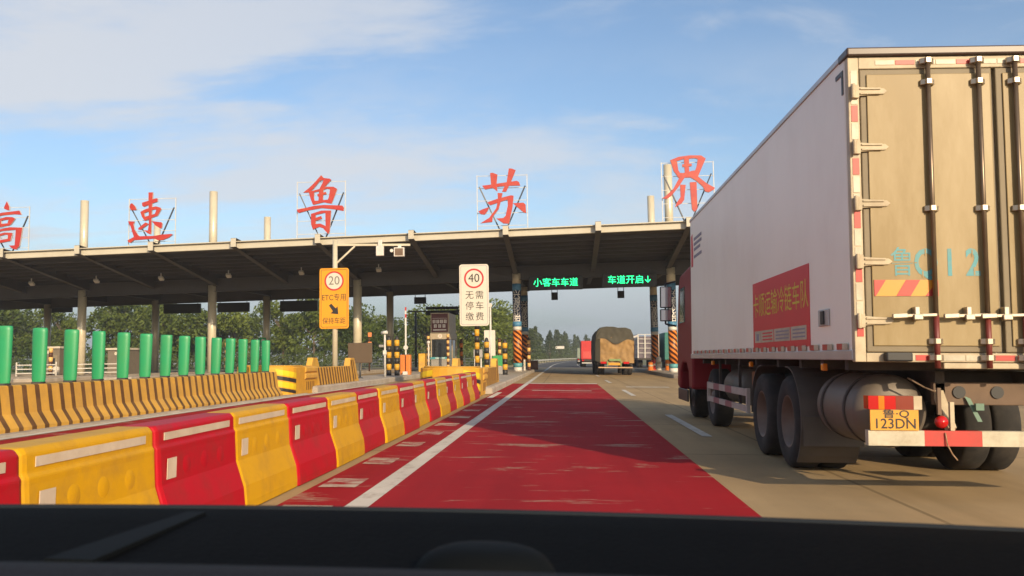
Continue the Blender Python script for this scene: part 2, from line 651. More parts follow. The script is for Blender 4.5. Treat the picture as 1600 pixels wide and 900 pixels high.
# ribs of the sheeting seen from below: trapezoid sheet ribs running along the canopy
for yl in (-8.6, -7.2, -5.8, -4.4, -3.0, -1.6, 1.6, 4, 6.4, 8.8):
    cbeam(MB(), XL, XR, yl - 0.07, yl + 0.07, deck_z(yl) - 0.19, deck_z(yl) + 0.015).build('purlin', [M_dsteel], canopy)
cbeam(MB(), XL, XR, -10.12, -9.92, 8.58, 8.98).build('fascia', [M_fasc], canopy, bevel=0.02)
cbeam(MB(), XL, XR, -10.32, -9.90, 8.985, 9.04).build('roof_gutter', [M_fasc], canopy)
for yl, z0, z1, nm in ((0.0, 6.82, 7.80, 'girder'), (12.0, 6.98, 7.93, 'girder')):
    gm = MB()
    cbeam(gm, XL, XR, yl - 0.07, yl + 0.07, z0 + 0.03, z1 - 0.03)
    cbeam(gm, XL, XR, yl - 0.22, yl + 0.22, z0, z0 + 0.03)
    cbeam(gm, XL, XR, yl - 0.22, yl + 0.22, z1 - 0.03, z1)
    gm.build(nm, [M_dsteel], canopy)
RAFT = [-52.2, -47.1, -41.6, -36.3, -31.0, -26.0, -20.5, -15.05, -9.15, -3.35, 2.2, 7.5, 13.0, 18.6, 24.0]
rib = None
for x in RAFT:
    # tapered I-beam: the tip stands proud of the fascia
    rm = MB()
    web = [(-10.55, 8.66), (-10.55, 9.16), (-9.8, 9.12), (2, 8.0), (12, 7.95), (20.5, 8.5), (20.5, 8.2), (12, 7.35), (0, 7.25)]
    for dx, off in ((0.03, 0),):
        v0 = [cpl(x - dx, y, z) for y, z in web]
        v1 = [cpl(x + dx, y, z) for y, z in web]
        k = len(web)
        rm.add(v0 + v1, [tuple(range(k)), tuple(range(k, 2 * k))] + [(i, (i + 1) % k, k + (i + 1) % k, k + i) for i in range(k)])
    for (ya, za), (yb, zb) in (((-10.57, 8.66), (0, 7.25)), ((0, 7.25), (12, 7.35)), ((12, 7.35), (20.5, 8.2))):
        v = [cpl(x + sx * 0.17, y, z + dz) for sx in (-1, 1) for (y, z) in ((ya, za), (yb, zb)) for dz in (-0.035, -0.003)]
        rm.add(v, [(0, 1, 3, 2), (4, 6, 7, 5), (0, 4, 5, 1), (2, 3, 7, 6), (0, 2, 6, 4), (1, 5, 7, 3)])
    v = [cpl(x + sx * 0.17, y, z + dz) for sx in (-1, 1) for (y, z) in ((-10.57, 9.16), (-9.7, 9.115)) for dz in (0.003, 0.035)]
    rm.add(v, [(0, 1, 3, 2), (4, 6, 7, 5), (0, 4, 5, 1), (2, 3, 7, 6), (0, 2, 6, 4), (1, 5, 7, 3)])
    rm.build('rafter', [M_dsteel], canopy)
    # cream end plate
    e = MB()
    v = [cpl(x + sx * 0.17, y, z) for sx in (-1, 1) for y in (-10.62, -10.575) for z in (8.64, 9.17)]
    e.add(v, [(0, 1, 3, 2), (4, 6, 7, 5), (0, 4, 5, 1), (2, 3, 7, 6), (0, 2, 6, 4), (1, 5, 7, 3)])
    e.build('rafter_end', [M_fasc], canopy)

# wraps of the advertising columns: diagonal stripes printed around
def helix_mat(name, ca, cb, k=4.0, pitch=0.36):
    m = bpy.data.materials.new(name)
    m.use_nodes = True
    n, l = m.node_tree.nodes, m.node_tree.links
    b = n['Principled BSDF']
    b.inputs['Roughness'].default_value = 0.5
    t = n.new('ShaderNodeTexCoord')
    s_ = n.new('ShaderNodeSeparateXYZ')
    l.new(t.outputs['Object'], s_.inputs[0])
    def ma(op, a, c=None):
        q = n.new('ShaderNodeMath')
        q.operation = op
        for i, v in enumerate((a, c)):
            if v is None:
                continue
            if isinstance(v, (int, float)):
                q.inputs[i].default_value = v
            else:
                l.new(v, q.inputs[i])
        return q.outputs[0]
    ang = ma('ARCTAN2', s_.outputs[0], ma('MULTIPLY', s_.outputs[1], -1))
    ph = ma('FRACT', ma('ADD', ma('MULTIPLY', ang, k / (2 * math.pi)), ma('DIVIDE', s_.outputs[2], pitch)))
    f = ma('GREATER_THAN', ph, 0.48)
    x = n.new('ShaderNodeMix')
    x.data_type = 'RGBA'
    l.new(f, x.inputs[0])
    x.inputs[6].default_value = (*ca, 1)
    x.inputs[7].default_value = (*cb, 1)
    l.new(x.outputs[2], b.inputs['Base Color'])
    return m
M_helix = helix_mat('orange_brown_helix_print', (0.66, 0.20, 0.03), (0.055, 0.012, 0.005))
M_navy = mat('navy_wrap_print', (0.014, 0.026, 0.080), 0.5)
M_blue = mat('blue_wrap_band', (0.06, 0.20, 0.36), 0.5)
M_teal = mat('teal_wrap_band', (0.08, 0.27, 0.30), 0.5)
M_wprint = mat('white_print', (0.68, 0.66, 0.62), 0.5)
COLS = [-47.4, -36.85, -26.35, -15.1, -3.3, 7.65, 18.6]
MAST = {-36.85: 13.9, -26.35: 14.2, 7.65: 14.8}
for yl in (0.0, 12.0):
    for x in COLS:
        r = 0.31
        base = cpl(x, yl, 0)
        ztop = 7.3
        wrapped = x in (-3.3, 7.65)
        z0 = gz(x) + 0.2 - corg.z
        zt = base.z + ztop
        c = MB()
        if wrapped:
            bands = [(0.0, 0.32, 0), (0.32, 0.62, 1), (0.62, 2.95, 2), (2.95, 3.22, 0), (3.22, 3.58, 3), (3.58, 5.80, 4), (5.80, 6.30, 3), (6.30, zt - z0, 5)]
            for a, b, mi in bands:
                c.cyl((0, 0, a), (0, 0, b), r + (0.012 if mi in (1, 3) else 0.0), None, 28, mi)
            mats = [M_white, M_teal, M_helix, M_blue, M_navy, M_steel]
        else:
            c.cyl((0, 0, 0), (0, 0, zt - z0), r, None, 28, 0)
            for zz_ in (2.1, 4.1):
                c.cyl((0, 0, zz_), (0, 0, zz_ + 0.035), r + 0.006, None, 28, 0)
            mats = [M_steel]
        co = c.build('column', mats, canopy, (base.x, base.y, z0))
        if wrapped:
            tag(co, label='column wrapped in navy print over orange and brown diagonal stripes')
            for i, ch in enumerate('兴源轮胎'):
                lettering(ch, 0.66, M_wprint, co, (0, 0, 5.50 - i * 0.56), wrap=r + 0.012, bold=0.003, sx=0.95)
        MB().cyl((0, 0, zt - z0 + 0.001), (0, 0, zt - z0 + 0.25), r + 0.12, 0.2, 20).build('column_head', [M_dsteel], co)
        # knee braces from the column head up to the girder
        kb = MB()
        for sgn in (-1, 1):
            kb.bar((sgn * 0.2, 0, zt - z0 - 0.35), (sgn * 1.9, 0, zt - z0 + 0.1), 0.12)
        kb.build_each('knee_brace', [M_dsteel], co)
        if x in MAST:
            zm = MAST[x] - corg.z
            MB().cyl((0, 0, zt - z0 + 1.0), (0, 0, zm - z0), 0.30, None, 24).build('mast', [M_steel], co)

# hanging floodlights under the front of the canopy
for i, x in enumerate((-39.0, -33.9, -28.9, -23.8, -18.4, -12.8)):
    o = thing('floodlight', '%s small white floodlight from the left under the dark canopy' % ('first', 'second', 'third', 'fourth', 'fifth', 'sixth')[i], 'lamp', cp(x, -3.2, 7.75), group='floodlights under the canopy')
    MB().bar((0, 0, 0.28), (0, 0, -0.1), 0.06).build('bracket', [M_white], o)
    h = MB()
    h.prism([(-0.16, -0.08), (0.16, -0.26), (0.22, -0.12), (-0.06, 0.06)], 'x', -0.17, 0.17)
    h.build('lamp_head', [M_white], o, bevel=0.02)

# ------------------------------------------------------------------ roof characters: brush strokes traced as polygons (crop pixels)
CH = {
 '速': (9.0, (190, 285), [
  [(380,85),(447,85),(438,300),(430,560),(432,712),(375,690),(395,560),(385,300)],
  [(283,238),(400,205),(500,175),(522,182),(520,228),(430,255),(310,300),(290,288)],
  [(262,375),(330,340),(430,310),(500,298),(565,318),(580,345),(540,372),(500,345),(440,350),(330,392),(300,410)],
  [(262,375),(318,395),(335,455),(372,500),(330,512),(288,450)],
  [(500,304),(570,320),(580,345),(525,442),(478,425),(505,360)],
  [(300,462),(350,446),(520,402),(525,442),(420,475),(330,512)],
  [(345,535),(395,560),(270,648),(235,640),(240,618)],
  [(440,518),(590,540),(602,560),(595,625),(575,632),(500,588)],
  [(325,652),(390,660),(432,700),(420,718),(380,700)],
  [(100,300),(110,255),(130,243),(150,255),(190,300),(203,340),(185,352),(120,345)],
  [(80,515),(180,518),(165,560),(182,640),(235,720),(265,748),(180,765),(150,680),(125,600)],
  [(80,800),(165,755),(260,742),(480,742),(600,725),(740,718),(765,728),(700,775),(610,808),(540,808),(490,782),(300,792),(170,800),(125,840),(90,825)]]),
 '鲁': (8.18, (450, 265), [
  [(395,45),(430,85),(420,110),(380,120),(300,215),(240,272),(155,272),(230,215),(300,150)],
  [(405,82),(510,95),(530,112),(480,165),(425,228),(372,228),(415,150),(425,112),(395,105)],
  [(240,262),(380,228),(470,202),(560,205),(610,235),(600,268),(530,242),(470,228),(390,258),(250,282)],
  [(230,268),(302,275),(300,340),(312,400),(335,430),(285,437),(255,360)],
  [(520,212),(610,235),(580,320),(537,430),(470,420),(500,340)],
  [(280,388),(360,385),(520,372),(540,430),(430,410),(290,440)],
  [(370,235),(428,230),(420,400),(360,400)],
  [(345,300),(460,272),(470,300),(350,330)],
  [(70,500),(210,475),(300,455),(440,445),(680,460),(702,490),(697,532),(560,505),(400,487),(230,512),(95,545)],
  [(262,560),(322,545),(327,640),(322,730),(290,772),(265,700)],
  [(262,562),(400,520),(530,522),(522,562),(440,552),(320,578)],
  [(455,527),(530,527),(520,700),(512,800),(497,835),(430,765),(460,740),(457,640)],
  [(310,620),(400,592),(412,630),(320,657)],
  [(280,702),(390,692),(470,732),(470,772),(370,737),(290,770)]]),
 '苏': (8.18, (740, 255), [
  [(112,290),(220,280),(330,265),(560,238),(590,255),(603,300),(480,300),(330,307),(150,340)],
  [(218,128),(250,125),(312,150),(300,260),(310,372),(280,345),(230,310)],
  [(460,75),(500,78),(548,100),(490,240),(420,377),(368,374),(430,250)],
  [(175,510),(310,465),(480,425),(517,432),(510,500),(440,478),(330,512),(210,548)],
  [(310,390),(375,395),(350,500),(322,600),(244,700),(237,765),(85,778),(200,710),(290,590),(315,480)],
  [(438,440),(517,434),(500,580),(452,792),(380,787),(290,722),(380,717),(410,690),(440,560)],
  [(60,625),(110,600),(202,570),(180,620),(140,668),(90,660)],
  [(508,530),(640,525),(668,550),(674,662),(640,650),(560,580)]]),
 '界': (8.18, (1025, 245), [
  [(175,130),(280,90),(420,75),(560,80),(615,120),(600,152),(480,112),(330,122),(190,165)],
  [(175,130),(260,152),(272,260),(312,330),(270,352),(215,270)],
  [(520,97),(615,125),(562,240),(512,350),(460,320),(500,220),(515,140)],
  [(230,290),(330,298),(450,272),(545,262),(512,352),(400,357),(270,357)],
  [(345,100),(408,95),(405,302),(352,302)],
  [(322,188),(440,180),(440,214),(322,222)],
  [(290,340),(352,352),(270,470),(180,580),(120,622),(62,612),(110,580),(200,500)],
  [(400,345),(512,347),(620,440),(717,497),(702,520),(640,552),(595,540),(570,480),(490,402)],
  [(288,445),(357,450),(332,640),(300,682),(215,732),(240,670),(290,600)],
  [(408,420),(492,415),(492,760),(452,792),(425,760),(415,600)]]),
 '高': (9.0, (0, 295), [
  [(25,180),(65,90),(105,170),(108,226),(80,228),(30,205)],
  [(-240,320),(0,262),(270,238),(302,302),(180,292),(0,305),(-220,360)],
  [(-90,375),(60,330),(160,335),(207,362),(140,366),(20,380),(-70,402)],
  [(128,337),(207,362),(140,452),(88,470),(95,400)],
  [(-70,440),(92,428),(140,452),(0,482),(-60,487)],
  [(-92,378),(-15,370),(-5,470),(-60,487)],
  [(-240,560),(-165,540),(-160,830),(-215,835)],
  [(-240,562),(0,515),(130,490),(330,502),(310,560),(220,532),(0,547),(-200,602)],
  [(228,522),(330,507),(292,780),(242,837),(180,817),(125,770),(217,770)],
  [(-110,610),(50,570),(170,577),(175,622),(60,602),(-95,642)],
  [(108,577),(175,582),(152,692),(108,702)],
  [(-85,722),(0,682),(150,662),(152,702),(0,727)],
  [(-110,612),(-25,602),(-15,720),(-85,722)]]),
}
CPOS = {'高': (-36.75, 'red rooftop character 高 cut by the left picture edge'), '速': (-26.5, 'red rooftop character 速 on the canopy edge, second from the left'),
        '鲁': (-15.15, 'red rooftop character 鲁 above the yellow speed sign'), '苏': (-3.6, 'red rooftop character 苏 above the striped advertising column'),
        '界': (7.65, 'orange red rooftop character 界 beside the refrigerated truck roof')}
for ch, (scl, org, strokes) in CH.items():
    cx, lab = CPOS[ch]
    px2m = 0.0392
    allx = [q[0] for s_ in strokes for q in s_]
    ally = [q[1] for s_ in strokes for q in s_]
    mxm = (min(allx) + max(allx)) / 2
    base = cp(cx, -9.6, 9.04)
    o = thing('rooftop_character', lab, 'sign', base, (0, 0, -0.0), group='red characters along the canopy edge')
    zlow = {'高': 0.20, '速': 0.25, '鲁': 0.28, '苏': 0.42, '界': 0.62}[ch]
    for i, s_ in enumerate(strokes):
        pts = [((x - mxm) / scl * px2m, (max(ally) - y) / scl * px2m + zlow) for x, y in s_]
        dy = -0.03 - 0.005 * i
        MB().prism(pts, 'y', dy, dy + 0.14, 0, 1).build('stroke', [M_char, M_charside], o)
    w, h = 1.55, (max(ally) - min(ally)) / scl * px2m + zlow - 0.35
    for sx in (-1, 1):
        MB().bar((sx * w, 0.18, 0), (sx * w, 0.18, h), 0.045).build('frame_post', [M_lattice], o)
        MB().bar((sx * w * 0.92, 0.22, h * 0.8), (sx * 0.15, 0.55, 0.02), 0.07).build('back_brace', [M_brace], o)
    for j in range(5):
        z = 0.35 + j * (h - 0.38) / 4
        MB().bar((-w, 0.235, z), (w, 0.235, z), 0.032).build('frame_rail', [M_lattice], o)

# lane display panels with green lettering, fixed in front of the girder
for s_, cx, lab in (('小客车车道', -0.47, 'black lane display reading 小客车车道 in green light'), ('车道开启↓', 4.72, 'black lane display reading 车道开启 with a green down arrow')):
    o = thing('lane_display', lab, 'display', cp(cx, -0.55, 6.0), group='lane displays')
    MB().box(-1.9, 1.9, 0, 0.22, 0.0, 0.98).build('housing', [M_black], o, bevel=0.02)
    t_ = MB()
    for sx in (-1.5, 1.5):
        t_.bar((sx, 0.1, 0.98), (sx, 0.1, 1.2), 0.06)
    t_.build_each('hanger', [M_dgrey], o)
    lettering(s_, 0.64, M_led, o, (0, -0.006, 0.49), bold=0.0, name='green_lettering')

# ------------------------------------------------------------------ refrigerated truck (local: x from its left side, y from its tail, z up)
M_box = mat('white_box_panel', (0.86, 0.83, 0.725), 0.42, var=0.03, scale=0.7, bump=0.05, bscale=1.2, dirt=((0.60, 0.51, 0.41), 0.4, 0.6), stretch=(1, 1, 0.6))
M_door = mat('brushed_door_panel', (0.235, 0.170, 0.072), 0.44, spec=0.3, var=0.08, scale=0.9, bump=0.10, bscale=1.5, dirt=((0.40, 0.33, 0.20), 0.7, 0.9), stretch=(1.6, 1, 0.45))
M_frame = mat('dirty_door_frame', (0.44, 0.375, 0.26), 0.5, spec=0.3, var=0.15, scale=4, dirt=((0.22, 0.15, 0.09), 0.6, 3))
M_gasket = mat('door_gasket', (0.17, 0.135, 0.08), 0.6)
M_rail = mat('aluminium_rail', (0.42, 0.42, 0.43), 0.4, metal=0.5)
M_chrome = mat('lock_metal', (0.42, 0.36, 0.28), 0.38, metal=0.8, var=0.15, scale=8)
M_rod = mat('dull_lock_rod', (0.15, 0.11, 0.075), 0.35, metal=0.6, var=0.2, scale=6)
M_rodred = mat('oxide_red_rod', (0.14, 0.025, 0.02), 0.5)
M_tred = mat('red_reflective_tape', (0.42, 0.026, 0.02), 0.45, var=0.15, scale=6, dirt=((0.2, 0.05, 0.03), 0.6, 5))
M_twht = mat('white_reflective_tape', (0.45, 0.41, 0.31), 0.45, var=0.2, scale=6, dirt=((0.22, 0.17, 0.11), 0.75, 5))
M_tamb = mat('amber_reflective', (0.58, 0.24, 0.015), 0.35)
M_cyan = mat('cyan_stencil_paint', (0.075, 0.27, 0.31), 0.6, dirt=((0.27, 0.24, 0.14), 0.7, 6))
M_cab = mat('red_cab_paint', (0.20, 0.012, 0.018), 0.55, var=0.05, spec=0.2)
M_chas = mat('dirty_chassis_steel', (0.035, 0.029, 0.025), 0.8, var=0.3, scale=5, dirt=((0.09, 0.068, 0.05), 0.6, 2.5))
M_brownm = mat('rusty_crossmember', (0.13, 0.085, 0.055), 0.75, var=0.25, scale=4)
M_tyre = mat('dusty_tyre_rubber', (0.016, 0.015, 0.0145), 0.9, var=0.25, scale=6, dirt=((0.07, 0.055, 0.042), 0.55, 3))
M_rim = mat('dusty_wheel_rim', (0.16, 0.12, 0.095), 0.6, metal=0.3, var=0.2, scale=5)
M_tank = mat('dusty_tank', (0.13, 0.11, 0.09), 0.55, metal=0.2, var=0.1, scale=3, dirt=((0.10, 0.08, 0.06), 0.6, 2))
M_fend = mat('grey_mudguard', (0.085, 0.073, 0.064), 0.7, var=0.15, scale=4)
M_banner = mat('red_banner_print', (0.56, 0.008, 0.022), 0.5, var=0.05)
M_byel = mat('yellow_banner_print', (0.62, 0.48, 0.025), 0.5)
M_plate = mat('yellow_plate_paint', (0.56, 0.26, 0.012), 0.45, dirt=((0.4, 0.2, 0.03), 0.4, 6))
M_lens = mat('red_lamp_lens', (0.42, 0.008, 0.008), 0.15)
M_lensa = mat('amber_lamp_lens', (0.62, 0.17, 0.01), 0.15)
M_mirror = mat('mirror_glass', (0.85, 0.87, 0.9), 0.03, metal=1.0, var=0.0)
M_print = mat('grey_fine_print', (0.22, 0.22, 0.27), 0.6)
M_inkblk = mat('black_ink', (0.015, 0.013, 0.012), 0.6)

truck = thing('refrigerated_truck', 'white refrigerated box truck with golden rear doors and red side banner', 'truck', (2.49, 7.68, gz(2.49)), (0, TILT, 0))
W, LEN, Z0, Z1 = 2.5, 9.6, 1.27, 3.97
b = MB()
b.box(0, W, 0.06, LEN, Z0, Z1)
b.build('cargo_box', [M_box], truck, bevel=0.03)
r_ = MB()
for x0, x1 in ((-0.012, 0.05), (W - 0.05, W + 0.012)):
    r_.box(x0, x1, 0.02, LEN + 0.01, Z1 - 0.035, Z1 + 0.025)
r_.build_each('roof_rail', [M_rail], truck, bevel=0.01)
r_ = MB()
for x0, x1 in ((-0.014, 0.05), (W - 0.05, W + 0.014)):
    r_.box(x0, x1, 0.02, LEN + 0.01, Z0 - 0.035, Z0 + 0.055)
r_.build_each('sill_rail', [M_rail], truck, bevel=0.008)
# side tape squares along the sill
sq = []
for k in range(21):
    y = 0.28 + k * 0.44
    MB().box(-0.0175, -0.0142, y, y + 0.15, Z0 - 0.028 + 0.085, Z0 + 0.028 + 0.085).build('tape_red', [M_tred], truck)
    MB().box(-0.0175, -0.0142, y - 0.15, y - 0.005, Z0 - 0.028 + 0.085, Z0 + 0.028 + 0.085).build('tape_white', [M_twht], truck)
# rear frame
f_ = MB()
f_.box(0.0, 0.095, -0.02, 0.06, 1.22, Z1 - 0.05)
f_.box(W - 0.095, W, -0.02, 0.06, 1.22, Z1 - 0.05)
f_.box(0.0955, W - 0.0955, -0.02, 0.06, Z1 - 0.16, Z1 - 0.05)
f_.box(0.0955, W - 0.0955, -0.02, 0.06, 1.22, 1.30)
f_.build('door_frame', [M_frame], truck, bevel=0.008)
MB().box(-0.015, W + 0.015, -0.06, 0.20, Z1 - 0.049, Z1 + 0.028).build('roof_lip', [mat('dark_brown_lip', (0.055, 0.035, 0.03), 0.4)], truck, bevel=0.015)
for x0, x1, lab in ((0.10, 1.235, 'left'), (1.265, 2.40, 'right')):
    d = MB().box(x0, x1, -0.022, 0.04, 1.305, Z1 - 0.165).build('rear_door', [M_gasket], truck, bevel=0.01)
    MB().box(x0 + 0.055, x1 - 0.02 - (0.03 if lab == 'right' else 0), -0.036, -0.0225, 1.36, Z1 - 0.215).build('door_skin', [M_door], d, bevel=0.006)
    rods = ((0.67, 1.10) if lab == 'left' else (1.41, 1.84))
    for rx in rods:
        rd = MB()
        rd.cyl((rx, -0.075, 1.62), (rx, -0.075, Z1 - 0.09), 0.021, None, 12, 0)
        rd.cyl((rx, -0.075, 1.17), (rx, -0.075, 1.62), 0.024, None, 12, 1)
        rod = rd.build('lock_rod', [M_rod, M_rodred], d)
        kp = MB()
        for kz in (Z1 - 0.11, Z1 - 0.30, 2.55, 1.40, 1.26):
            kp.prism([(rx - 0.06, -0.036), (rx - 0.06, -0.06), (rx - 0.03, -0.085), (rx - 0.022, -0.106), (rx + 0.022, -0.106), (rx + 0.03, -0.085), (rx + 0.06, -0.06), (rx + 0.06, -0.036)], 'z', kz - 0.024, kz + 0.024)
        kp.build_each('rod_keeper', [M_chrome], rod, bevel=0.004)
        hd = MB()
        hd.bar((rx, -0.10, 1.625), (rx - 0.38, -0.10, 1.612), 0.018, 0.03)
        hd.bar((rx - 0.38, -0.108, 1.612), (rx - 0.25, -0.108, 1.618), 0.03, 0.042)
        hd.box(rx - 0.19, rx - 0.145, -0.112, -0.037, 1.575, 1.695)
        hd.box(rx - 0.205, rx - 0.125, -0.128, -0.112, 1.58, 1.63)
        hd.build('lock_handle', [M_chrome], rod, bevel=0.008)
for hz in (3.60, 3.10, 2.60, 2.09, 1.575):
    h = MB()
    h.box(0.025, 0.085, -0.055, -0.021, hz - 0.06, hz + 0.06)
    h.add([(0.075, -0.05, hz - 0.042), (0.075, -0.05, hz + 0.042), (0.30, -0.05, hz + 0.026), (0.33, -0.05, hz), (0.30, -0.05, hz - 0.026),
           (0.075, -0.037, hz - 0.042), (0.075, -0.037, hz + 0.042), (0.30, -0.037, hz + 0.026), (0.33, -0.037, hz), (0.30, -0.037, hz - 0.026)],
          [(0, 1, 2, 3, 4), (5, 6, 7, 8, 9), (0, 1, 6, 5), (1, 2, 7, 6), (2, 3, 8, 7), (3, 4, 9, 8), (4, 0, 5, 9)])
    h.box(0.09, 0.27, -0.062, -0.0505, hz + 0.012, hz + 0.030)
    h.box(0.09, 0.27, -0.062, -0.0505, hz - 0.030, hz - 0.012)
    h.cyl((0.03, -0.065, hz - 0.065), (0.03, -0.065, hz + 0.065), 0.018, None, 10)
    h.build('door_hinge', [M_frame], truck, bevel=0.005)
k = 0
z = 1.44
while z < Z1 - 0.2:
    if all(abs(z + 0.07 - hz) > 0.0 for hz in (9,)):
        MB().box(0.022, 0.078, -0.0245, -0.0205, z, z + 0.145).build('tape_red' if k % 3 == 0 else 'tape_white', [M_tred if k % 3 == 0 else M_twht], truck)
    z += 0.158
    k += 1
for k in range(12):
    x = 0.24 + k * 0.175
    MB().box(x, x + 0.165, -0.0245, -0.0205, Z1 - 0.125, Z1 - 0.085).build('tape_red' if k % 3 == 1 else 'tape_white', [M_tred if k % 3 == 1 else M_twht], truck)
for k in range(10):
    x = 0.30 + k * 0.21
    MB().box(x, x + 0.20, -0.0245, -0.0205, 1.235, 1.282).build('tape_red' if k % 3 == 1 else 'tape_white', [M_tred if k % 3 == 1 else M_twht], truck)
# stencilled registration on the left door: 鲁 Q 1 2
for ch, x, sz in (('鲁', 0.415, 0.27), ('Q', 0.615, 0.33), ('1', 0.815, 0.33), ('2', 1.01, 0.33)):
    lettering(ch, sz, M_cyan, truck, (x, -0.0385, 2.07), bold=(0.0 if ch == '鲁' else 0.006), sx=0.78, name='stencil_character')
# bridges of the stencil: bare door shows through
for x, zz_, w_, h_ in ((0.612, 2.17, 0.012, 0.06), (0.585, 1.98, 0.012, 0.06), (1.005, 2.16, 0.012, 0.06), (1.02, 2.005, 0.012, 0.07), (0.415, 2.08, 0.25, 0.008)):
    MB().box(x - w_ / 2, x + w_ / 2, -0.0400, -0.0390, zz_ - h_ / 2, zz_ + h_ / 2).build('stencil_bridge', [M_door], truck)
hp = MB()
x0, x1, z0, z1 = 0.17, 0.71, 1.79, 1.93
hp.box(x0, x1, -0.0405, -0.0365, z0, z1, 0)
hzp = hp.build('hazard_plate', [M_tamb], truck)
for xs in (0.0, 0.215, 0.43):
    pts = [(x0 + max(0, xs - 0.03 + 0.0), z0), (x0 + min(0.54, xs + 0.09), z0), (x0 + min(0.54, xs + 0.175), z1), (x0 + min(0.54, xs + 0.055), z1)]
    if xs == 0.0:
        pts = [(x0, z0), (x0 + 0.012, z0), (x0 + 0.10, z1), (x0, z1)]
    if xs == 0.43:
        pts = [(x0 + 0.43, z0), (x0 + 0.54, z0), (x0 + 0.54, z1 - 0.005)]
    MB().prism(pts, 'y', -0.0435, -0.0406).build('hazard_stripe', [M_tred], hzp)
# side banner
bn = MB().box(-0.006, -0.001, 1.32, 3.96, 1.375, 2.225).build('side_banner', [M_banner], truck)
lettering('卡顺运输冷链车队', 0.325, M_byel, bn, (-0.008, 2.64, 1.90), face='-x', bold=0.0, name='yellow_lettering')
for i, (a, c) in enumerate(((3.86, 3.52), (3.50, 2.86), (2.82, 2.10), (2.06, 1.44))):
    q = MB().box(-0.0085, -0.0062, c, a, 1.445, 1.595).build('banner_panel', [M_twht], bn)
    ln = MB()
    for zz_ in (1.47, 1.51, 1.55):
        if i == 0:
            ln.box(-0.0105, -0.0087, c + 0.10, a - 0.10, 1.47, 1.56)
            break
        ln.box(-0.0105, -0.0087, c + 0.05, a - 0.08, zz_, zz_ + 0.018)
    ln.build('fine_print', [M_print if i != 1 else M_banner], bn)
# logo at the front of the side, small vent hatch and rear corner bracket
lg = MB()
lg.prism([(9.25, 3.02), (9.45, 3.02), (9.45, 3.62), (9.3, 3.66), (9.22, 3.3)], 'x', -0.006, -0.001)
lgo = lg.build('logo_mark', [M_banner], truck)
ln = MB()
for z, a, c in ((3.50, 8.2, 9.1), (3.40, 8.2, 9.1), (3.30, 8.35, 9.1), (3.16, 8.2, 9.1)):
    ln.box(-0.006, -0.001, a, c, z, z + 0.055)
ln.build('fine_print', [M_print], lgo)
vh = MB()
vh.box(-0.02, -0.001, 0.66, 0.98, 1.56, 1.72, 0)
vh.box(-0.034, -0.0205, 0.77, 0.87, 1.575, 1.705, 1)
vh.build('side_hatch', [M_rail, M_black], truck, bevel=0.006)
cb_ = MB()
cb_.box(-0.008, -0.001, 0.10, 0.14, 3.62, 3.84)
cb_.box(-0.008, -0.001, 0.141, 0.30, 3.80, 3.84)
cb_.build('corner_bracket', [M_dgrey], truck)
# chassis
c = MB()
for x in (0.80, 1.62):
    c.box(x, x + 0.08, 0.30, 11.4, 0.86, 1.14)
for y in (0.6, 1.6, 3.0, 4.3, 6.0, 7.6, 9.2):
    c.box(0.885, 1.615, y, y + 0.1, 0.88, 1.12)
for y in (0.35, 1.1, 1.9, 2.9, 4.1, 5.2, 6.3, 7.4, 8.5):
    c.box(0.06, W - 0.06, y, y + 0.10, 1.145, 1.233)
c.build('chassis', [M_chas], truck)
rc = MB()
rc.box(0.78, 1.74, 0.30, 0.36, 0.84, 1.04)
rco = rc.build('rear_crossmember', [M_brownm], truck, bevel=0.008)
for x in (1.0, 1.33):
    MB().cyl((x, 0.285, 0.955), (x, 0.299, 0.955), 0.055, None, 18).build('crossmember_hole', [M_black], rco)
MB().box(0.74, W - 0.3, -0.03, 0.05, 1.165, 1.215).build('rear_sill', [M_frame], truck, bevel=0.008)
MB().box(0.235, 0.46, -0.10, -0.021, 1.225, 1.305).build('rubber_buffer', [M_black], truck, bevel=0.015)
MB().box(W - 0.46, W - 0.235, -0.10, -0.021, 1.225, 1.305).build('rubber_buffer', [M_black], truck, bevel=0.015)
# under-run bumper in red and white blocks
bp_ = MB()
for x0, x1, mi in ((0.10, 0.57, 0), (0.571, 1.05, 1), (1.051, 1.52, 0), (1.521, 2.0, 1), (2.001, 2.40, 0)):
    bp_.box(x0, x1, 0.0, 0.08, 0.505, 0.635, mi)
bp_.build('rear_bumper', [M_twht, M_tred], truck)
bs = MB()
for x in (0.82, 1.66):
    bs.bar((x, 0.06, 0.64), (x, 0.30, 0.95), 0.07)
bs.box(0.80, 0.835, 0.02, 0.055, 0.636, 0.88)
bs.build_each('bumper_bracket', [M_frame], truck)
lt = MB()
lt.box(0.10, 0.185, -0.02, 0.10, 0.815, 0.93, 0)
lt.box(0.186, 0.235, -0.02, 0.10, 0.815, 0.93, 1)
lt.box(0.236, 0.33, -0.02, 0.10, 0.815, 0.93, 0)
lt.box(0.331, 0.48, -0.02, 0.10, 0.815, 0.93, 2)
lt.box(0.481, 0.55, -0.02, 0.10, 0.815, 0.93, 3)
lt.build('tail_light', [M_lens, M_lensa, mat('brown_lamp_lens', (0.20, 0.035, 0.02), 0.2), M_frame], truck)
lt2 = MB()
lt2.box(1.95, 2.40, -0.02, 0.10, 0.815, 0.93, 0)
lt2.build('tail_light', [M_lens], truck)
pl = MB().box(0.115, 0.52, -0.015, 0.005, 0.637, 0.811).build('licence_plate', [M_plate], truck)
lettering('鲁·Q', 0.085, M_inkblk, pl, (0.33, -0.017, 0.775), bold=0.001, sx=1.3, name='plate_lettering')
lettering('123DN', 0.12, M_inkblk, pl, (0.32, -0.017, 0.69), bold=0.001, sx=1.0, name='plate_lettering')
ml = MB()
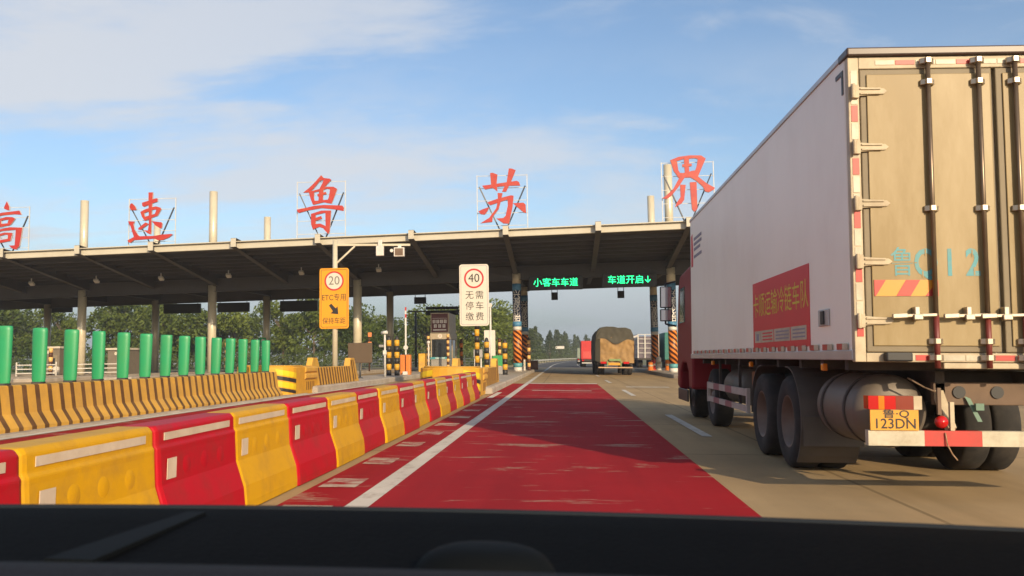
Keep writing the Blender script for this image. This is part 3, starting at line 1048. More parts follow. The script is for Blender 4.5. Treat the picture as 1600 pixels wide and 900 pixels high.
ml.lathe([(0.0, -0.035), (0.04, -0.03), (0.055, 0), (0.05, 0.04), (0.0, 0.06)], (0.72, 0.0, 0.71), 'y', 16)
ml.build('marker_lamp', [M_lens], truck)
MB().bar((0.72, 0.05, 0.77), (0.72, 0.05, 1.0), 0.03).build('lamp_bracket', [M_brownm], truck)
hs_ = [(0.74, -0.01, 0.62), (0.75, -0.02, 0.52), (0.79, -0.02, 0.44), (0.83, -0.02, 0.39)]
MB().tube(hs_, 0.006, 6).build('hanging_hose', [mat('tan_hose', (0.30, 0.19, 0.11), 0.6)], truck)
MB().tube([(0.52, 0.2, 1.08), (0.66, 0.2, 1.0), (0.78, 0.2, 0.95)], 0.008, 6).build('cable', [M_brownm], truck)
st = MB()
st.add([(1.04, 0.28, 0.92), (1.09, 0.28, 0.90), (1.16, 0.22, 0.70), (1.12, 0.22, 0.70)], [(0, 1, 2, 3)])
st.box(1.10, 1.17, 0.2, 0.23, 0.80, 0.86)
st.build('green_strap', [mat('faded_green_strap', (0.12, 0.20, 0.15), 0.7)], truck)
# air tank hung behind the rear wheels
tk = MB()
tk.lathe([(0.0, 0.40), (0.15, 0.405), (0.26, 0.435), (0.315, 0.48), (0.335, 0.54), (0.335, 1.62), (0.31, 1.68), (0.2, 1.73), (0.0, 1.74)], (0.47, 0, 0.77), 'y', 36)
tko = tk.build('tank', [M_tank], truck)
tb = MB()
for y in (0.72, 1.42):
    tb.lathe([(0.337, y), (0.345, y), (0.345, y + 0.06), (0.337, y + 0.06)], (0.47, 0, 0.77), 'y', 36)
tb.build_each('tank_strap', [M_chas], tko)
# wheels
def wheel_mesh(width, r=0.525):
    mb = MB()
    prof = [(0.30, 0.0), (0.33, -0.012), (0.44, -0.02), (0.495, 0.0), (0.522, 0.03), (0.525, width - 0.03), (0.495, width), (0.30, width)]
    mb.lathe(prof, (0, 0, 0), 'x', 40)
    return mb.mesh('tyre', [M_tyre])
def rim_mesh(width, dish):
    mb = MB()
    prof = [(0.30, 0.0), (0.285, 0.0), (0.27, dish * 0.6), (0.20, dish), (0.12, dish), (0.11, dish - 0.06), (0.07, dish - 0.08), (0.0, dish - 0.08)]
    mb.lathe(prof, (0, 0, 0), 'x', 28)
    for i in range(10):
        a = 2 * math.pi * i / 10
        mb.cyl((dish - 0.03, math.cos(a) * 0.165, math.sin(a) * 0.165), (dish + 0.01, math.cos(a) * 0.165, math.sin(a) * 0.165), 0.014, None, 6)
    return mb.mesh('rim', [M_rim])
TY = {('d', 0): wheel_mesh(0.29), ('s', 0): wheel_mesh(0.30)}
RM = {'d': rim_mesh(0.29, 0.17), 's': rim_mesh(0.30, 0.07)}
def wheel(parent, x, y, kind, side=1, r=0.525):
    w = put('wheel', TY[(kind, 0)], parent, (x, y, r))
    w.scale = (side, r / 0.525, r / 0.525)
    put('rim', RM[kind], w)
    if kind == 'd':
        i2 = put('inner_tyre', TY[('d', 0)], w, (0.31, 0, 0))
    return w
for y in (2.57, 3.88):
    wheel(truck, 0.07, y, 'd')
    wheel(truck, W - 0.07, y, 'd', -1)
for y in (8.55, 10.95):
    wheel(truck, 0.22, y, 's')
    wheel(truck, W - 0.22, y, 's', -1)
ax = MB()
for y in (2.57, 3.88, 8.55, 10.95):
    ax.cyl((0.4, y, 0.525), (W - 0.4, y, 0.525), 0.08, None, 12)
ax.build_each('axle', [M_chas], truck)
# mudguards over the rear wheels and the flap behind them
for y, a0, a1 in ((2.57, -50, 95), (3.88, 85, 185)):
    mg = MB()
    n = 14
    for i in range(n):
        t0, t1 = R(a0 + (a1 - a0) * i / n), R(a0 + (a1 - a0) * (i + 1) / n)
        # angle measured from the rear (-y), upwards
        q = []
        for t, rr in ((t0, 0.585), (t1, 0.585), (t1, 0.60), (t0, 0.60)):
            q.append((y - math.cos(t) * rr, 0.56 + math.sin(t) * rr))
        mg.prism(q, 'x', 0.06, 0.70)
    mg.build('mudguard', [M_fend], truck)
MB().box(0.08, 0.72, 1.95, 1.965, 0.30, 0.62).build('mud_flap', [M_fend], truck)
# side guard
sg = MB()
seg = 6
for zz0, zz1 in ((0.72, 0.82), (0.50, 0.585)):
    for k in range(6):
        y0 = 4.62 + k * 0.53
        sg.box(0.02, 0.06, y0, y0 + 0.528, zz0, zz1, 1 if k in (2, 4) else 0)
sg.box(0.015, 0.065, 4.55, 4.619, 0.49, 0.83, 0)
sg.box(0.015, 0.065, 7.81, 7.88, 0.49, 0.83, 0)
sg.build('side_guard', [mat('dirty_white_guard', (0.42, 0.36, 0.32), 0.6, dirt=((0.2, 0.15, 0.12), 0.6, 3)), mat('faded_red_guard', (0.26, 0.09, 0.10), 0.6)], truck)
sp_ = MB()
for y in (5.3, 6.9):
    sp_.box(0.062, 0.10, y, y + 0.05, 0.5, 1.2)
sp_.build_each('guard_bracket', [M_chas], truck)
MB().box(0.30, 0.78, 4.75, 5.55, 0.52, 1.05).build('tool_box', [mat('rusty_orange_box', (0.28, 0.10, 0.03), 0.7, var=0.3, dirt=((0.1, 0.06, 0.04), 0.7, 3))], truck, bevel=0.02)
MB().lathe([(0, 6.0), (0.24, 6.02), (0.29, 6.08), (0.29, 7.45), (0.24, 7.5), (0, 7.52)], (0.52, 0, 0.78), 'y', 24).build('fuel_tank', [M_tank], truck)
for y in (0.9, 4.2, 7.2):
    MB().box(-0.01, 0.04, y, y + 0.07, 1.13, 1.20).build('side_marker', [M_lensa], truck, bevel=0.01)
# cab
cabp = [(9.80, 0.62), (9.80, 3.05), (10.1, 3.12), (11.5, 3.05), (11.78, 2.85), (12.0, 1.95), (12.05, 0.62), (11.62, 0.55), (11.55, 0.95), (11.25, 1.14), (10.65, 1.14), (10.35, 0.95), (10.28, 0.62)]
cab = MB().prism(cabp, 'x', 0.04, W - 0.04).build('cab', [M_cab], truck, bevel=0.05)
MB().prism([(10.75, 2.0), (11.55, 2.0), (11.42, 2.75), (10.75, 2.75)], 'x', 0.030, 0.039).build('side_window', [M_glass], cab)
MB().prism([(11.80, 1.98), (12.01, 1.98), (11.82, 2.72), (11.70, 2.72)], 'x', 0.25, W - 0.25).build('windscreen', [M_glass], cab)
fl = MB()
fl.prism([(9.82, 3.06), (10.3, 3.13), (10.3, 3.62), (9.82, 3.70)], 'x', 0.25, W - 0.25)
fl.build('roof_deflector', [M_cab], cab, bevel=0.05)
MB().box(0.0, 0.038, 10.25, 11.65, 0.35, 0.60).build('cab_step', [M_black], cab, bevel=0.02)
for sx, xx in ((-1, 0.0), (1, W)):
    ma_ = MB()
    ma_.tube([(xx - sx * -0.02, 11.75, 2.95), (xx + sx * 0.24, 11.85, 2.90), (xx + sx * 0.24, 11.85, 2.0), (xx - sx * -0.02, 11.75, 1.95)], 0.02, 8)
    mao = ma_.build('mirror_arm', [M_black], cab)
    mh = MB()
    x0, x1 = sorted((xx + sx * 0.10, xx + sx * 0.36))
    mh.box(x0, x1, 11.80, 11.90, 2.36, 2.84)
    mh.box(x0, x1, 11.80, 11.90, 2.06, 2.33)
    mh.build_each('mirror_housing', [M_black], mao, bevel=0.02)
    mg_ = MB()
    mg_.box(x0 + 0.02, x1 - 0.02, 11.793, 11.7985, 2.38, 2.82)
    mg_.box(x0 + 0.02, x1 - 0.02, 11.793, 11.7985, 2.08, 2.31)
    mg_.build_each('mirror_glass', [M_mirror], mao)

# ------------------------------------------------------------------ row of water-filled barriers
M_wr = mat('red_barrier_plastic', (0.40, 0.004, 0.014), 0.5, spec=0.18, var=0.08, scale=2, bump=0.08, bscale=8, dirt=((0.17, 0.03, 0.022), 0.65, 4))
M_wy = mat('yellow_barrier_plastic', (0.55, 0.30, 0.006), 0.5, spec=0.18, var=0.08, scale=2, bump=0.08, bscale=8, dirt=((0.26, 0.145, 0.035), 0.65, 4))
M_refl = mat('white_reflector_sheet', (0.54, 0.47, 0.36), 0.5, var=0.15, dirt=((0.36, 0.27, 0.17), 0.6, 4))
def barrier_mesh():
    prof = [(0.25, 0.0), (0.25, 0.07), (0.235, 0.20), (0.165, 0.40), (0.150, 0.60), (0.150, 0.64), (0.135, 0.655), (0.130, 0.755), (0.105, 0.785)]
    full = prof + [(-x, z) for x, z in reversed(prof)]
    mb = MB()
    ln = 1.365
    ys = [(0.0, 0.93), (0.035, 1.0), (ln - 0.035, 1.0), (ln, 0.93)]
    k = len(full)
    v = []
    for y, s_ in ys:
        v += [(x * s_, y, z if z < 0.7 else z - (1 - s_) * 0.1) for x, z in full]
    f = []
    for j in range(3):
        for i in range(k):
            i2 = (i + 1) % k
            f.append((j * k + i, j * k + i2, (j + 1) * k + i2, (j + 1) * k + i))
    f += [tuple(range(k)), tuple(range(3 * k, 4 * k))]
    mb.add(v, f)
    return mb
B_BASE = barrier_mesh()
B_R, B_Y = B_BASE.mesh('barrier_red', [M_wr]), B_BASE.mesh('barrier_yellow', [M_wy])
def dimple():
    mb = MB()
    mb.lathe([(0.0, 0.008), (0.03, 0.0065), (0.055, 0.003), (0.078, -0.003)], (0, 0, 0), 'z', 14)
    mb.v = [(0.1555 + c_ - 0.07 * b_, a * 1.15, 0.49 + b_ * 1.1) for a, b_, c_ in mb.v]
    return mb
D_R, D_Y = dimple().mesh('dimple', [M_wr]), dimple().mesh('dimple', [M_wy])
S_M = MB().box(0.1345, 0.139, 0.10, 1.24, 0.685, 0.735).mesh('reflective_strip', [M_refl])
Q_M = MB().box(0.164, 0.1685, 0.10, 0.235, 0.43, 0.565).mesh('reflector_patch', [M_refl])
ORD = ['first', 'second', 'third', 'fourth', 'fifth', 'sixth', 'seventh', 'eighth', 'ninth', 'tenth', 'eleventh', 'twelfth', 'thirteenth', 'fourteenth', 'fifteenth', 'sixteenth', 'seventeenth', 'eighteenth', 'nineteenth', 'twentieth', 'twenty first', 'twenty second', 'twenty third', 'twenty fourth', 'twenty fifth', 'twenty sixth', 'twenty seventh', 'twenty eighth', 'twenty ninth', 'thirtieth']
cnt = {'red': 0, 'yellow': 0}
for k in range(-1, 16):
    red = k % 2 != 0
    nm = 'red' if red else 'yellow'
    cnt[nm] += 1
    y = 4.13 + 1.375 * k
    x = -2.80 + 0.012 * math.sin(k * 2.1)
    o = thing('water_barrier', '%s %s plastic water barrier from the dashboard in the striped row' % (ORD[cnt[nm] - 1], nm), 'barrier', on_road(x, y, 0.006), (0, TILT, 0.008 * math.sin(k * 1.7)), group='red and yellow water barriers beside the red lane')
    put('barrier_body', B_R if red else B_Y, o, bevel=0.012)
    for dy in (0.42, 0.72, 1.02):
        put('dimple', D_R if red else D_Y, o, (0, dy, 0))
    put('reflective_strip', S_M, o)
    put('reflector_patch', Q_M, o)

# ------------------------------------------------------------------ striped concrete barrier with glare posts
jb = thing('concrete_barrier', 'long concrete barrier painted in yellow and dark brown vertical stripes', 'barrier', on_road(-9.0, 9.0), (0, TILT, 0))
prof = [(0.33, 0.0), (0.33, 0.085), (0.185, 0.30), (0.115, 0.74), (0.09, 0.755), (-0.09, 0.755), (-0.115, 0.74), (-0.185, 0.30), (-0.33, 0.085), (-0.33, 0.0)]
mb = MB()
y = 0.0
i = 0
while y < 17.3:
    w = 0.225 if i % 2 == 0 else 0.125
    jit = rnd.uniform(-0.008, 0.008)
    mb_m = i % 2
    y1 = y + w + jit
    k = len(prof)
    v = [(x, y, z) for x, z in prof] + [(x, y1, z) for x, z in prof]
    mb.add(v, [(a, (a + 1) % k, k + (a + 1) % k, k + a) for a in range(k)], mb_m)
    y = y1
    i += 1
YE = y
mb.add([(x, 0, z) for x, z in prof] + [(x, YE, z) for x, z in prof], [tuple(range(k)), tuple(range(k, 2 * k))], 0)
mb.build('barrier_wall', [M_ystripe, M_bstripe], jb, weld=True)
# kerb at its foot
struct('kerb_strip', MB().add([(x, yy, gz(x) + z) for yy in (4, 28.3) for x, z in ((-9.45, -0.03), (-9.45, 0.03), (-8.48, 0.03), (-8.44, -0.03))], [(0, 1, 2, 3), (4, 5, 6, 7), (0, 1, 5, 4), (1, 2, 6, 5), (2, 3, 7, 6)]), M_kerb)
M_green = mat('green_glare_plastic', (0.018, 0.27, 0.105), 0.45, var=0.06, scale=1.5, dirt=((0.10, 0.24, 0.06), 0.35, 1.2))
gp = MB()
rings = [(0.0, 0.84), (0.05, 0.90), (0.5, 0.97), (0.85, 1.0), (0.905, 0.97), (0.92, 0.85)]
n = 20
v = []
for z, s_ in rings:
    for a in range(n):
        t = 2 * math.pi * a / n
        v.append((math.cos(t) * 0.135 * s_, math.sin(t) * 0.075 * s_, z))
f = []
for j in range(len(rings) - 1):
    for a in range(n):
        f.append((j * n + a, j * n + (a + 1) % n, (j + 1) * n + (a + 1) % n, (j + 1) * n + a))
gp.add(v, f, 0, True)
gp.add(v[-n:], [tuple(range(n))], 0)
GPM = gp.mesh('glare_blade', [M_green])
GFM = MB().box(-0.085, 0.085, -0.07, 0.07, -0.004, 0.03).mesh('foot_plate', [M_dgrey])
for i in range(14):
    yy = 13.42 + i * 0.942
    o = thing('glare_post', '%s green anti glare post from the left on the striped barrier' % ORD[i], 'post', (-9.0 + 0.755 * 0.02, yy, gz(-9) + 0.758), (0, TILT + rnd.uniform(-0.02, 0.02), rnd.uniform(-0.1, 0.1)), group='green glare posts on the concrete barrier')
    put('glare_blade', GPM, o, (0, 0, 0.03))
    put('foot_plate', GFM, o)

# ------------------------------------------------------------------ island noses
def island_nose(cx, label):
    zt = 0.0
    o = thing('island_nose', label, 'crash cushion', on_road(cx, 26.5), (0, TILT, 0), group='yellow island noses')
    hw = 0.95
    # rounded yellow nose block; plan curve from left rear round to right rear
    plan = [(-hw, 1.7), (-hw, 0.75)]
    for i in range(1, 12):
        t = math.pi - math.pi * i / 12
        plan.append((math.cos(t) * hw, 0.75 - math.sin(t) * 0.70))
    plan += [(hw, 0.75), (hw, 1.7)]
    MB().prism(plan, 'z', 0.0, 0.90).build('nose_block', [M_yel], o, bevel=0.03)
    MB().prism([(x * 0.9, y + 0.05) for x, y in plan], 'z', 0.9005, 0.94).build('nose_lid', [M_yel], o, bevel=0.012)
    # chevron sheeting on both flanks
    for sgn in (1, -1):
        half = [q for q in plan if q[0] * sgn >= -0.01]
        half = half[::-1] if sgn < 0 else half
        half.sort(key=lambda q: q[1] if q[0] * sgn < hw - 1e-6 else q[1] + 0.0)
        half = sorted(half, key=lambda q: (q[1]))
        ss = [0.0]
        for a, b_ in zip(half[:-1], half[1:]):
            ss.append(ss[-1] + math.dist(a, b_))
        tot = ss[-1]
        for z0_, hgt, m_ in ((0.86, 0.165, M_bright), (0.66, 0.12, M_blk), (0.50, 0.17, M_bright), (0.30, 0.10, M_blk)):
            c = MB()
            for (a, sa), (b_, sb) in zip(zip(half[:-1], ss[:-1]), zip(half[1:], ss[1:])):
                if sa < 0.35 or sb > tot - 0.02:
                    continue
                q = []
                for (px, py), s_ in ((a, sa), (b_, sb)):
                    zz_ = z0_ - 0.16 * (s_ - 0.35)
                    q += [(px * 1.008, py - 0.006, zz_ - hgt), (px * 1.008, py - 0.006, zz_)]
                c.add(q, [(0, 1, 3, 2)])
            if c.f:
                c.build('chevron_band', [m_], o)
    # corrugated crash beams
    for sgn in (1, -1):
        w = MB()
        wave = [(0.0, 0.90), (0.06, 0.84), (0.06, 0.74), (0.0, 0.68), (0.06, 0.62), (0.06, 0.52), (0.0, 0.46), (-0.05, 0.46), (-0.05, 0.90)]
        w.prism([(sgn * (hw - 0.02 + x), z) for x, z in wave], 'y', 1.705, 3.05)
        w.build('crash_beam', [M_ystripe], o)
        s2 = MB()
        s2.box(*sorted((sgn * (hw - 0.12), sgn * (hw - 0.02))), 1.705, 3.0, 0.0, 0.455)
        s2.build('beam_base', [M_yel], o)
        s3 = MB()
        for q in range(5):
            yy = 1.95 + q * 0.2
            s3.box(*sorted((sgn * (hw - 0.0195), sgn * (hw - 0.014))), yy, yy + 0.07, 0.12, 0.40)
        s3.build('slot', [M_bstripe], o)
        # striped shield wall ending in a horn
        wall = [(2.55, 0.86), (7.35, 0.86), (7.55, 1.18), (8.15, 1.18), (9.05, 0.21), (3.10, 0.21)]
        x0, x1 = sorted((sgn * (hw - 0.06), sgn * (hw - 0.30)))
        MB().prism([(y - 0.0 + 0.5, z) for y, z in wall], 'x', x0, x1).build('shield_wall', [M_ystripe], o, bevel=0.02)
        st_ = MB()
        yy = 3.35
        xs = sorted((sgn * (hw - 0.0595), sgn * (hw - 0.053)))
        while yy < 8.1:
            top = 0.845 if yy + 0.0 < 7.7 else 1.1
            st_.prism([(yy, top), (yy + 0.15, top), (yy + 0.15 + 0.62 * (top - 0.22), 0.22), (yy + 0.62 * (top - 0.22), 0.22)], 'x', xs[0], xs[1])
            yy += 0.36
        for a in (8.0, 8.32):
            st_.prism([(a, 1.1), (a + 0.12, 1.1), (a + 0.12 + 0.6, 0.3), (a + 0.6, 0.3)], 'x', xs[0], xs[1])
        st_.build('stripe_paint', [M_bstripe], o)
    return o
island_nose(-9.5, 'yellow striped island nose at the end of the concrete barrier')
island_nose(-3.6, 'yellow striped island nose behind the far end of the water barriers')

# ------------------------------------------------------------------ sign posts
M_sy = mat('yellow_sign_sheet', (0.62, 0.27, 0.006), 0.45, var=0.03)
M_sw = mat('white_sign_sheet', (0.54, 0.50, 0.42), 0.45, var=0.03)
M_sr = mat('red_sign_ring', (0.42, 0.012, 0.02), 0.45)
def ring(cx, cz, r0, r1, y, n=40):
    mb = MB()
    v = []
    for i in range(n):
        a = 2 * math.pi * i / n
        v += [(cx + math.cos(a) * r0, y, cz + math.sin(a) * r0), (cx + math.cos(a) * r1, y, cz + math.sin(a) * r1)]
    mb.add(v, [(2 * i, 2 * i + 1, (2 * i + 3) % (2 * n), (2 * i + 2) % (2 * n)) for i in range(n)])
    return mb
def disc(cx, cz, r, y, n=40):
    return MB().add([(cx + math.cos(2 * math.pi * i / n) * r, y, cz + math.sin(2 * math.pi * i / n) * r) for i in range(n)], [tuple(range(n))])
def round_rect(w, h, r, n=6):
    pts = []
    for cx, cz, a0 in ((w - r, h - r, 0), (-w + r, h - r, 90), (-w + r, -h + r, 180), (w - r, -h + r, 270)):
        for i in range(n + 1):
            a = R(a0 + 90 * i / n)
            pts.append((cx + math.cos(a) * r, cz + math.sin(a) * r))
    return pts
def outline(w, h, r, t, y):
    a, b_ = round_rect(w, h, r), round_rect(w - t, h - t, max(0.01, r - t))
    k = len(a)
    return MB().add([(p_[0], y, p_[1]) for p_ in a] + [(p_[0], y, p_[1]) for p_ in b_], [(i, (i + 1) % k, k + (i + 1) % k, k + i) for i in range(k)])

s1 = thing('speed_sign', 'tall yellow sign with 20 limit, ETC lane text and arrow', 'road sign', on_road(-9.55, 35.6, 0.2))
zb = s1.location.z
MB().cyl((0, 0.13, 0), (0, 0.13, 6.31 - zb), 0.115, 0.10, 16).build('pole', [M_steel], s1)
MB().box(-0.25, 0.25, -0.12, 0.38, 0, 0.04).build('foot_plate', [M_grey], s1)
pn = MB().prism(round_rect(0.62, 1.27, 0.10), 'y', -0.02, 0.012).build('sign_panel', [M_sy, ], s1, (0, 0, 3.85 - zb))
outline(0.56, 1.21, 0.07, 0.018, -0.023).build('border_line', [M_blk], pn)
disc(0, 0.73, 0.37, -0.0235).build('limit_disc', [M_sw], pn)
ring(0, 0.73, 0.345, 0.41, -0.026).build('limit_ring', [M_sr], pn)
lettering('20', 0.52, mat('faded_black_print', (0.14, 0.13, 0.11), 0.6), pn, (0, -0.027, 0.73), sx=0.95, name='limit_number')
lettering('ETC专用', 0.33, M_inkblk, pn, (0, -0.024, 0.02), bold=0.0, sx=0.84)
lettering('保持车距', 0.29, M_inkblk, pn, (0, -0.024, -0.96), bold=0.0, sx=0.86)
arr = [(-0.20, -0.26), (-0.13, -0.20), (0.05, -0.43), (0.13, -0.33), (0.20, -0.65), (-0.12, -0.60), (-0.05, -0.53)]
arr = [(-0.22, -0.30), (-0.12, -0.22), (0.07, -0.42), (0.15, -0.33), (0.18, -0.67), (-0.15, -0.63), (-0.05, -0.54)]
MB().add([(x, -0.0245, z) for x, z in arr], [tuple(range(len(arr)))]).build('arrow', [M_inkblk], pn)
am = MB()
am.bar((0.05, 0.13, 6.12 - zb), (3.2, 0.13, 6.05 - zb), 0.09)
am.bar((0.08, 0.13, 5.35 - zb), (0.85, 0.13, 6.05 - zb), 0.07)
am.build('arm', [M_steel], s1)
hdv = MB()
hdv.box(1.78, 2.10, -0.06, 0.10, 5.60 - zb, 6.02 - zb)
hdv.box(1.85, 2.03, -0.01, 0.08, 6.021 - zb, 6.28 - zb)
hdv.build('lane_camera', [M_white, ], s1, bevel=0.02)
fl_ = MB()
fl_.box(2.56, 2.98, -0.14, 0.06, 5.55 - zb, 5.92 - zb, 0)
fl_.box(2.60, 2.94, -0.145, -0.1405, 5.58 - zb, 5.88 - zb, 1)
fl_.box(2.70, 2.84, 0.0, 0.06, 5.921 - zb, 6.04 - zb, 0)
fl_.cyl((2.45, -0.1, 5.80 - zb), (2.45, 0.1, 5.80 - zb), 0.07, None, 12, 0)
fl_.build('flash_lamp', [M_white, M_brownm], s1)

s2 = thing('speed_sign', 'tall white sign with 40 limit reading 无需停车缴费 on banded pole', 'road sign', on_road(-3.6, 35.0, 0.2))
zb = s2.location.z
pb = MB()
zt_ = 2.6 - zb
z = 0.0
i = 0
while z < 5.0 - zb:
    h = 0.27
    pb.cyl((0.08, 0.12, z), (0.08, 0.12, min(z + h, 5.0 - zb)), 0.095, None, 16, i % 2)
    z += h
    i += 1
pb.build('pole', [M_blk, M_yel], s2)
MB().box(-0.17, 0.33, -0.13, 0.37, 0, 0.04).build('foot_plate', [M_grey], s2)
pn = MB().prism(round_rect(0.60, 1.26, 0.11), 'y', -0.02, 0.012).build('sign_panel', [M_sw], s2, (0, 0, 3.83 - zb))
outline(0.545, 1.205, 0.08, 0.016, -0.023).build('border_line', [M_print], pn)
ring(0, 0.68, 0.335, 0.405, -0.026).build('limit_ring', [M_sr], pn)
lettering('40', 0.50, M_inkblk, pn, (0, -0.027, 0.68), bold=0.0, sx=0.95, name='limit_number')
for i, (a, b_) in enumerate((('无', '需'), ('停', '车'), ('缴', '费'))):
    lettering(a, 0.36, M_inkblk, pn, (-0.19, -0.024, -0.02 - i * 0.44))
    lettering(b_, 0.36, M_inkblk, pn, (0.22, -0.024, -0.02 - i * 0.44))

# brown panel seen from behind on a slim post
o = thing('message_board', 'dark brown board on slim post right of the yellow sign pole', 'sign', on_road(-9.5, 40, 0.21))
MB().box(-0.57, 0.57, -0.05, 0.06, 0.72, 1.66).build('board', [mat('brown_board', (0.085, 0.055, 0.03), 0.6)], o, bevel=0.02)
MB().cyl((0, 0.0, 0), (0, 0.0, 0.72), 0.045, None, 10).build('post', [M_dgrey], o)
MB().cyl((0, 0, 0), (0, 0, 0.06), 0.18, 0.10, 12).build('post_foot', [M_dgrey], o)

def striped_post(x, y, z1, r, n, ca, cb, label, zb_=0.2, cap=None):
    o = thing('striped_post', label, 'bollard', on_road(x, y, zb_), group='striped posts on the toll islands')
    h = z1 - o.location.z
    m = MB()
    for i in range(n):
        m.cyl((0, 0, h * i / n), (0, 0, h * (i + 1) / n), r, None, 16, i % 2)
    m.build('post_body', [ca, cb], o)
    if cap:
        MB().lathe([(r * 1.0, h), (r * 0.8, h + 0.09), (r * 0.55, h + 0.2), (0.0, h + 0.24)], (0, 0, 0), 'z', 14).build('post_cap', [cap], o)
    MB().cyl((0, 0, 0), (0, 0, 0.03), r * 1.5, None, 14).build('foot_ring', [M_dgrey], o)
    return o
M_ocl = mat('orange_cream_band', (0.70, 0.42, 0.14), 0.5)
M_dbr = mat('dark_brown_band', (0.07, 0.025, 0.012), 0.6)
striped_post(-9.36, 46, 2.30, 0.135, 6, M_blk, M_yel, 'left of two banded posts behind the white camera pole', cap=M_blk)
striped_post(-8.93, 46, 2.30, 0.135, 6, M_blk, M_yel, 'right of two banded posts behind the white camera pole', cap=M_blk)
striped_post(-4.10, 46, 2.12, 0.135, 6, M_blk, M_yel, 'banded post just right of the white 40 sign pole', cap=M_blk)
striped_post(-3.40, 50, 2.12, 0.145, 6, M_blk, M_yel, 'banded post standing left of the striped advertising column', cap=M_blk)
striped_post(-2.70, 67, 2.60, 0.13, 8, M_dbr, M_ocl, 'brown banded post with black cap right of the advertising columns', cap=M_blk)
striped_post(-9.98, 63.5, 2.95, 0.10, 12, M_dbr, M_ocl, 'brown banded post at the left corner of the toll booth')
striped_post(-8.52, 63.5, 3.05, 0.10, 12, M_dbr, M_ocl, 'brown banded post at the right corner of the toll booth')
striped_post(-8.60, 72.5, 2.9, 0.14, 7, M_dbr, M_orange, 'dark orange banded post behind the toll booth on the right')
striped_post(-4.45, 60, 2.6, 0.11, 9, M_dbr, M_ocl, 'thin banded post hidden half behind the advertising column')
striped_post(-26.2, 66, 2.75, 0.13, 8, M_dbr, M_ocl, 'brown banded post between the last green glare posts')
striped_post(-37.9, 62, 2.5, 0.14, 6, M_dbr, M_ocl, 'brown banded post between the first two green glare posts')

# camera pole on the island
o = thing('camera_pole', 'thin white pole with round camera heads left of the banded posts', 'camera', on_road(-9.08, 43.6, 0.21))
MB().cyl((0, 0, 0), (0, 0, 2.15), 0.05, None, 10).build('pole', [M_white], o)
MB().cyl((-0.16, -0.02, 2.22), (0.14, -0.12, 2.26), 0.085, None, 14).build('camera_head', [M_white], o)
MB().box(-0.30, -0.06, -0.08, 0.08, 1.50, 1.63).build('side_camera', [M_grey], o, bevel=0.02)
MB().box(-0.09, 0.09, -0.09, 0.05, 1.12, 1.34).build('control_box', [M_white], o, bevel=0.02)

# gate barrier with the arm raised
o = thing('boom_gate', 'orange boom gate cabinets with red and white arm raised upright', 'gate', on_road(-9.0, 49, 0.2))
for x in (-0.27, 0.05):
    MB().box(x - 0.02, x + 0.24, -0.22, 0.22, 0, 1.14).build('gate_cabinet', [M_orange], o, bevel=0.03)
bm_ = MB()
zs = [1.15, 1.45, 2.0, 2.6, 3.0, 3.25, 3.45, 3.65, 3.85]
for i, (a, b_) in enumerate(zip(zs[:-1], zs[1:])):
    bm_.box(0.05 - 0.045, 0.05 + 0.045, -0.26, -0.23, a, b_, 1 if i in (5, 7) else 0)
bm_.build('boom_arm', [M_white, M_tred], o)
MB().cyl((0.05, -0.30, 1.55), (0.05, -0.22, 1.55), 0.13, None, 14).build('arm_hub', [M_white], o)
MB().box(-0.1, 0.16, -0.5, -0.25, 0, 0.2).build('cable_box', [M_white], o, bevel=0.02)

# signal lamps on the next island
o = thing('signal_post', 'dark post with clustered orange signal lamps beside the brown board', 'traffic light', on_road(-13.6, 60, 0.2))
MB().cyl((0, 0, 0), (0, 0, 2.7), 0.05, None, 10).build('post', [M_dbr], o)
for x, z in ((0.06, 2.55), (0.06, 1.9), (-0.2, 1.75), (-0.02, 1.5), (-0.22, 1.2), (0.1, 1.2), (-0.08, 0.75)):
    MB().box(x - 0.13, x + 0.13, -0.16, -0.02, z - 0.16, z + 0.16).build('signal_lamp', [mat('orange_signal_face', (0.60, 0.20, 0.06), 0.5)], o, bevel=0.03)

# toll booth with advertising box
M_booth = mat('beige_booth_panel', (0.36, 0.30, 0.21), 0.5, var=0.08, dirt=((0.2, 0.15, 0.1), 0.4, 1.5))
M_bmar = mat('maroon_ad_print', (0.10, 0.018, 0.022), 0.5)
o = thing('toll_booth', 'toll booth with maroon advertising box on top and dark front window', 'booth', on_road(-9.33, 65.0, 0.2))
MB().box(-0.70, 0.70, 0, 4.4, 0, 0.85).build('lower_wall', [mat('grey_booth_steel', (0.28, 0.26, 0.23), 0.45, metal=0.2)], o, bevel=0.03)
fr = MB()
for x0, x1 in ((-0.70, -0.62), (0.62, 0.70)):
    fr.box(x0, x1, 0, 0.10, 0.851, 2.35)
    fr.box(x0, x1, 4.2, 4.4, 0.851, 2.35)
    fr.box(x0, x1, 2.0, 2.2, 0.851, 2.35)
fr.build_each('window_frame', [M_booth], o)
MB().box(-0.63, 0.63, 0.03, 0.05, 1.02, 2.35).build('front_window', [M_glass], o)
for x in (-0.66, 0.64):
    MB().box(x, x + 0.02, 0.11, 4.19, 0.86, 2.34).build('side_window', [M_glass], o)
MB().box(-0.72, 0.72, -0.02, 0.0, 0.86, 1.01).build('counter_strip', [mat('teal_strip_print', (0.05, 0.26, 0.30), 0.5)], o)
MB().box(-0.35, 0.38, -0.024, -0.0205, 0.91, 0.96).build('strip_print', [M_wprint], o)
MB().box(-0.74, 0.74, -0.05, 4.45, 2.351, 2.82).build('header', [M_booth], o, bevel=0.02)
disc(0.02, 2.60, 0.17, -0.054).build('lane_number_disc', [M_sw], o)
lettering('1', 0.22, M_tred, o, (0.02, -0.058, 2.60), bold=0.008, name='lane_number')
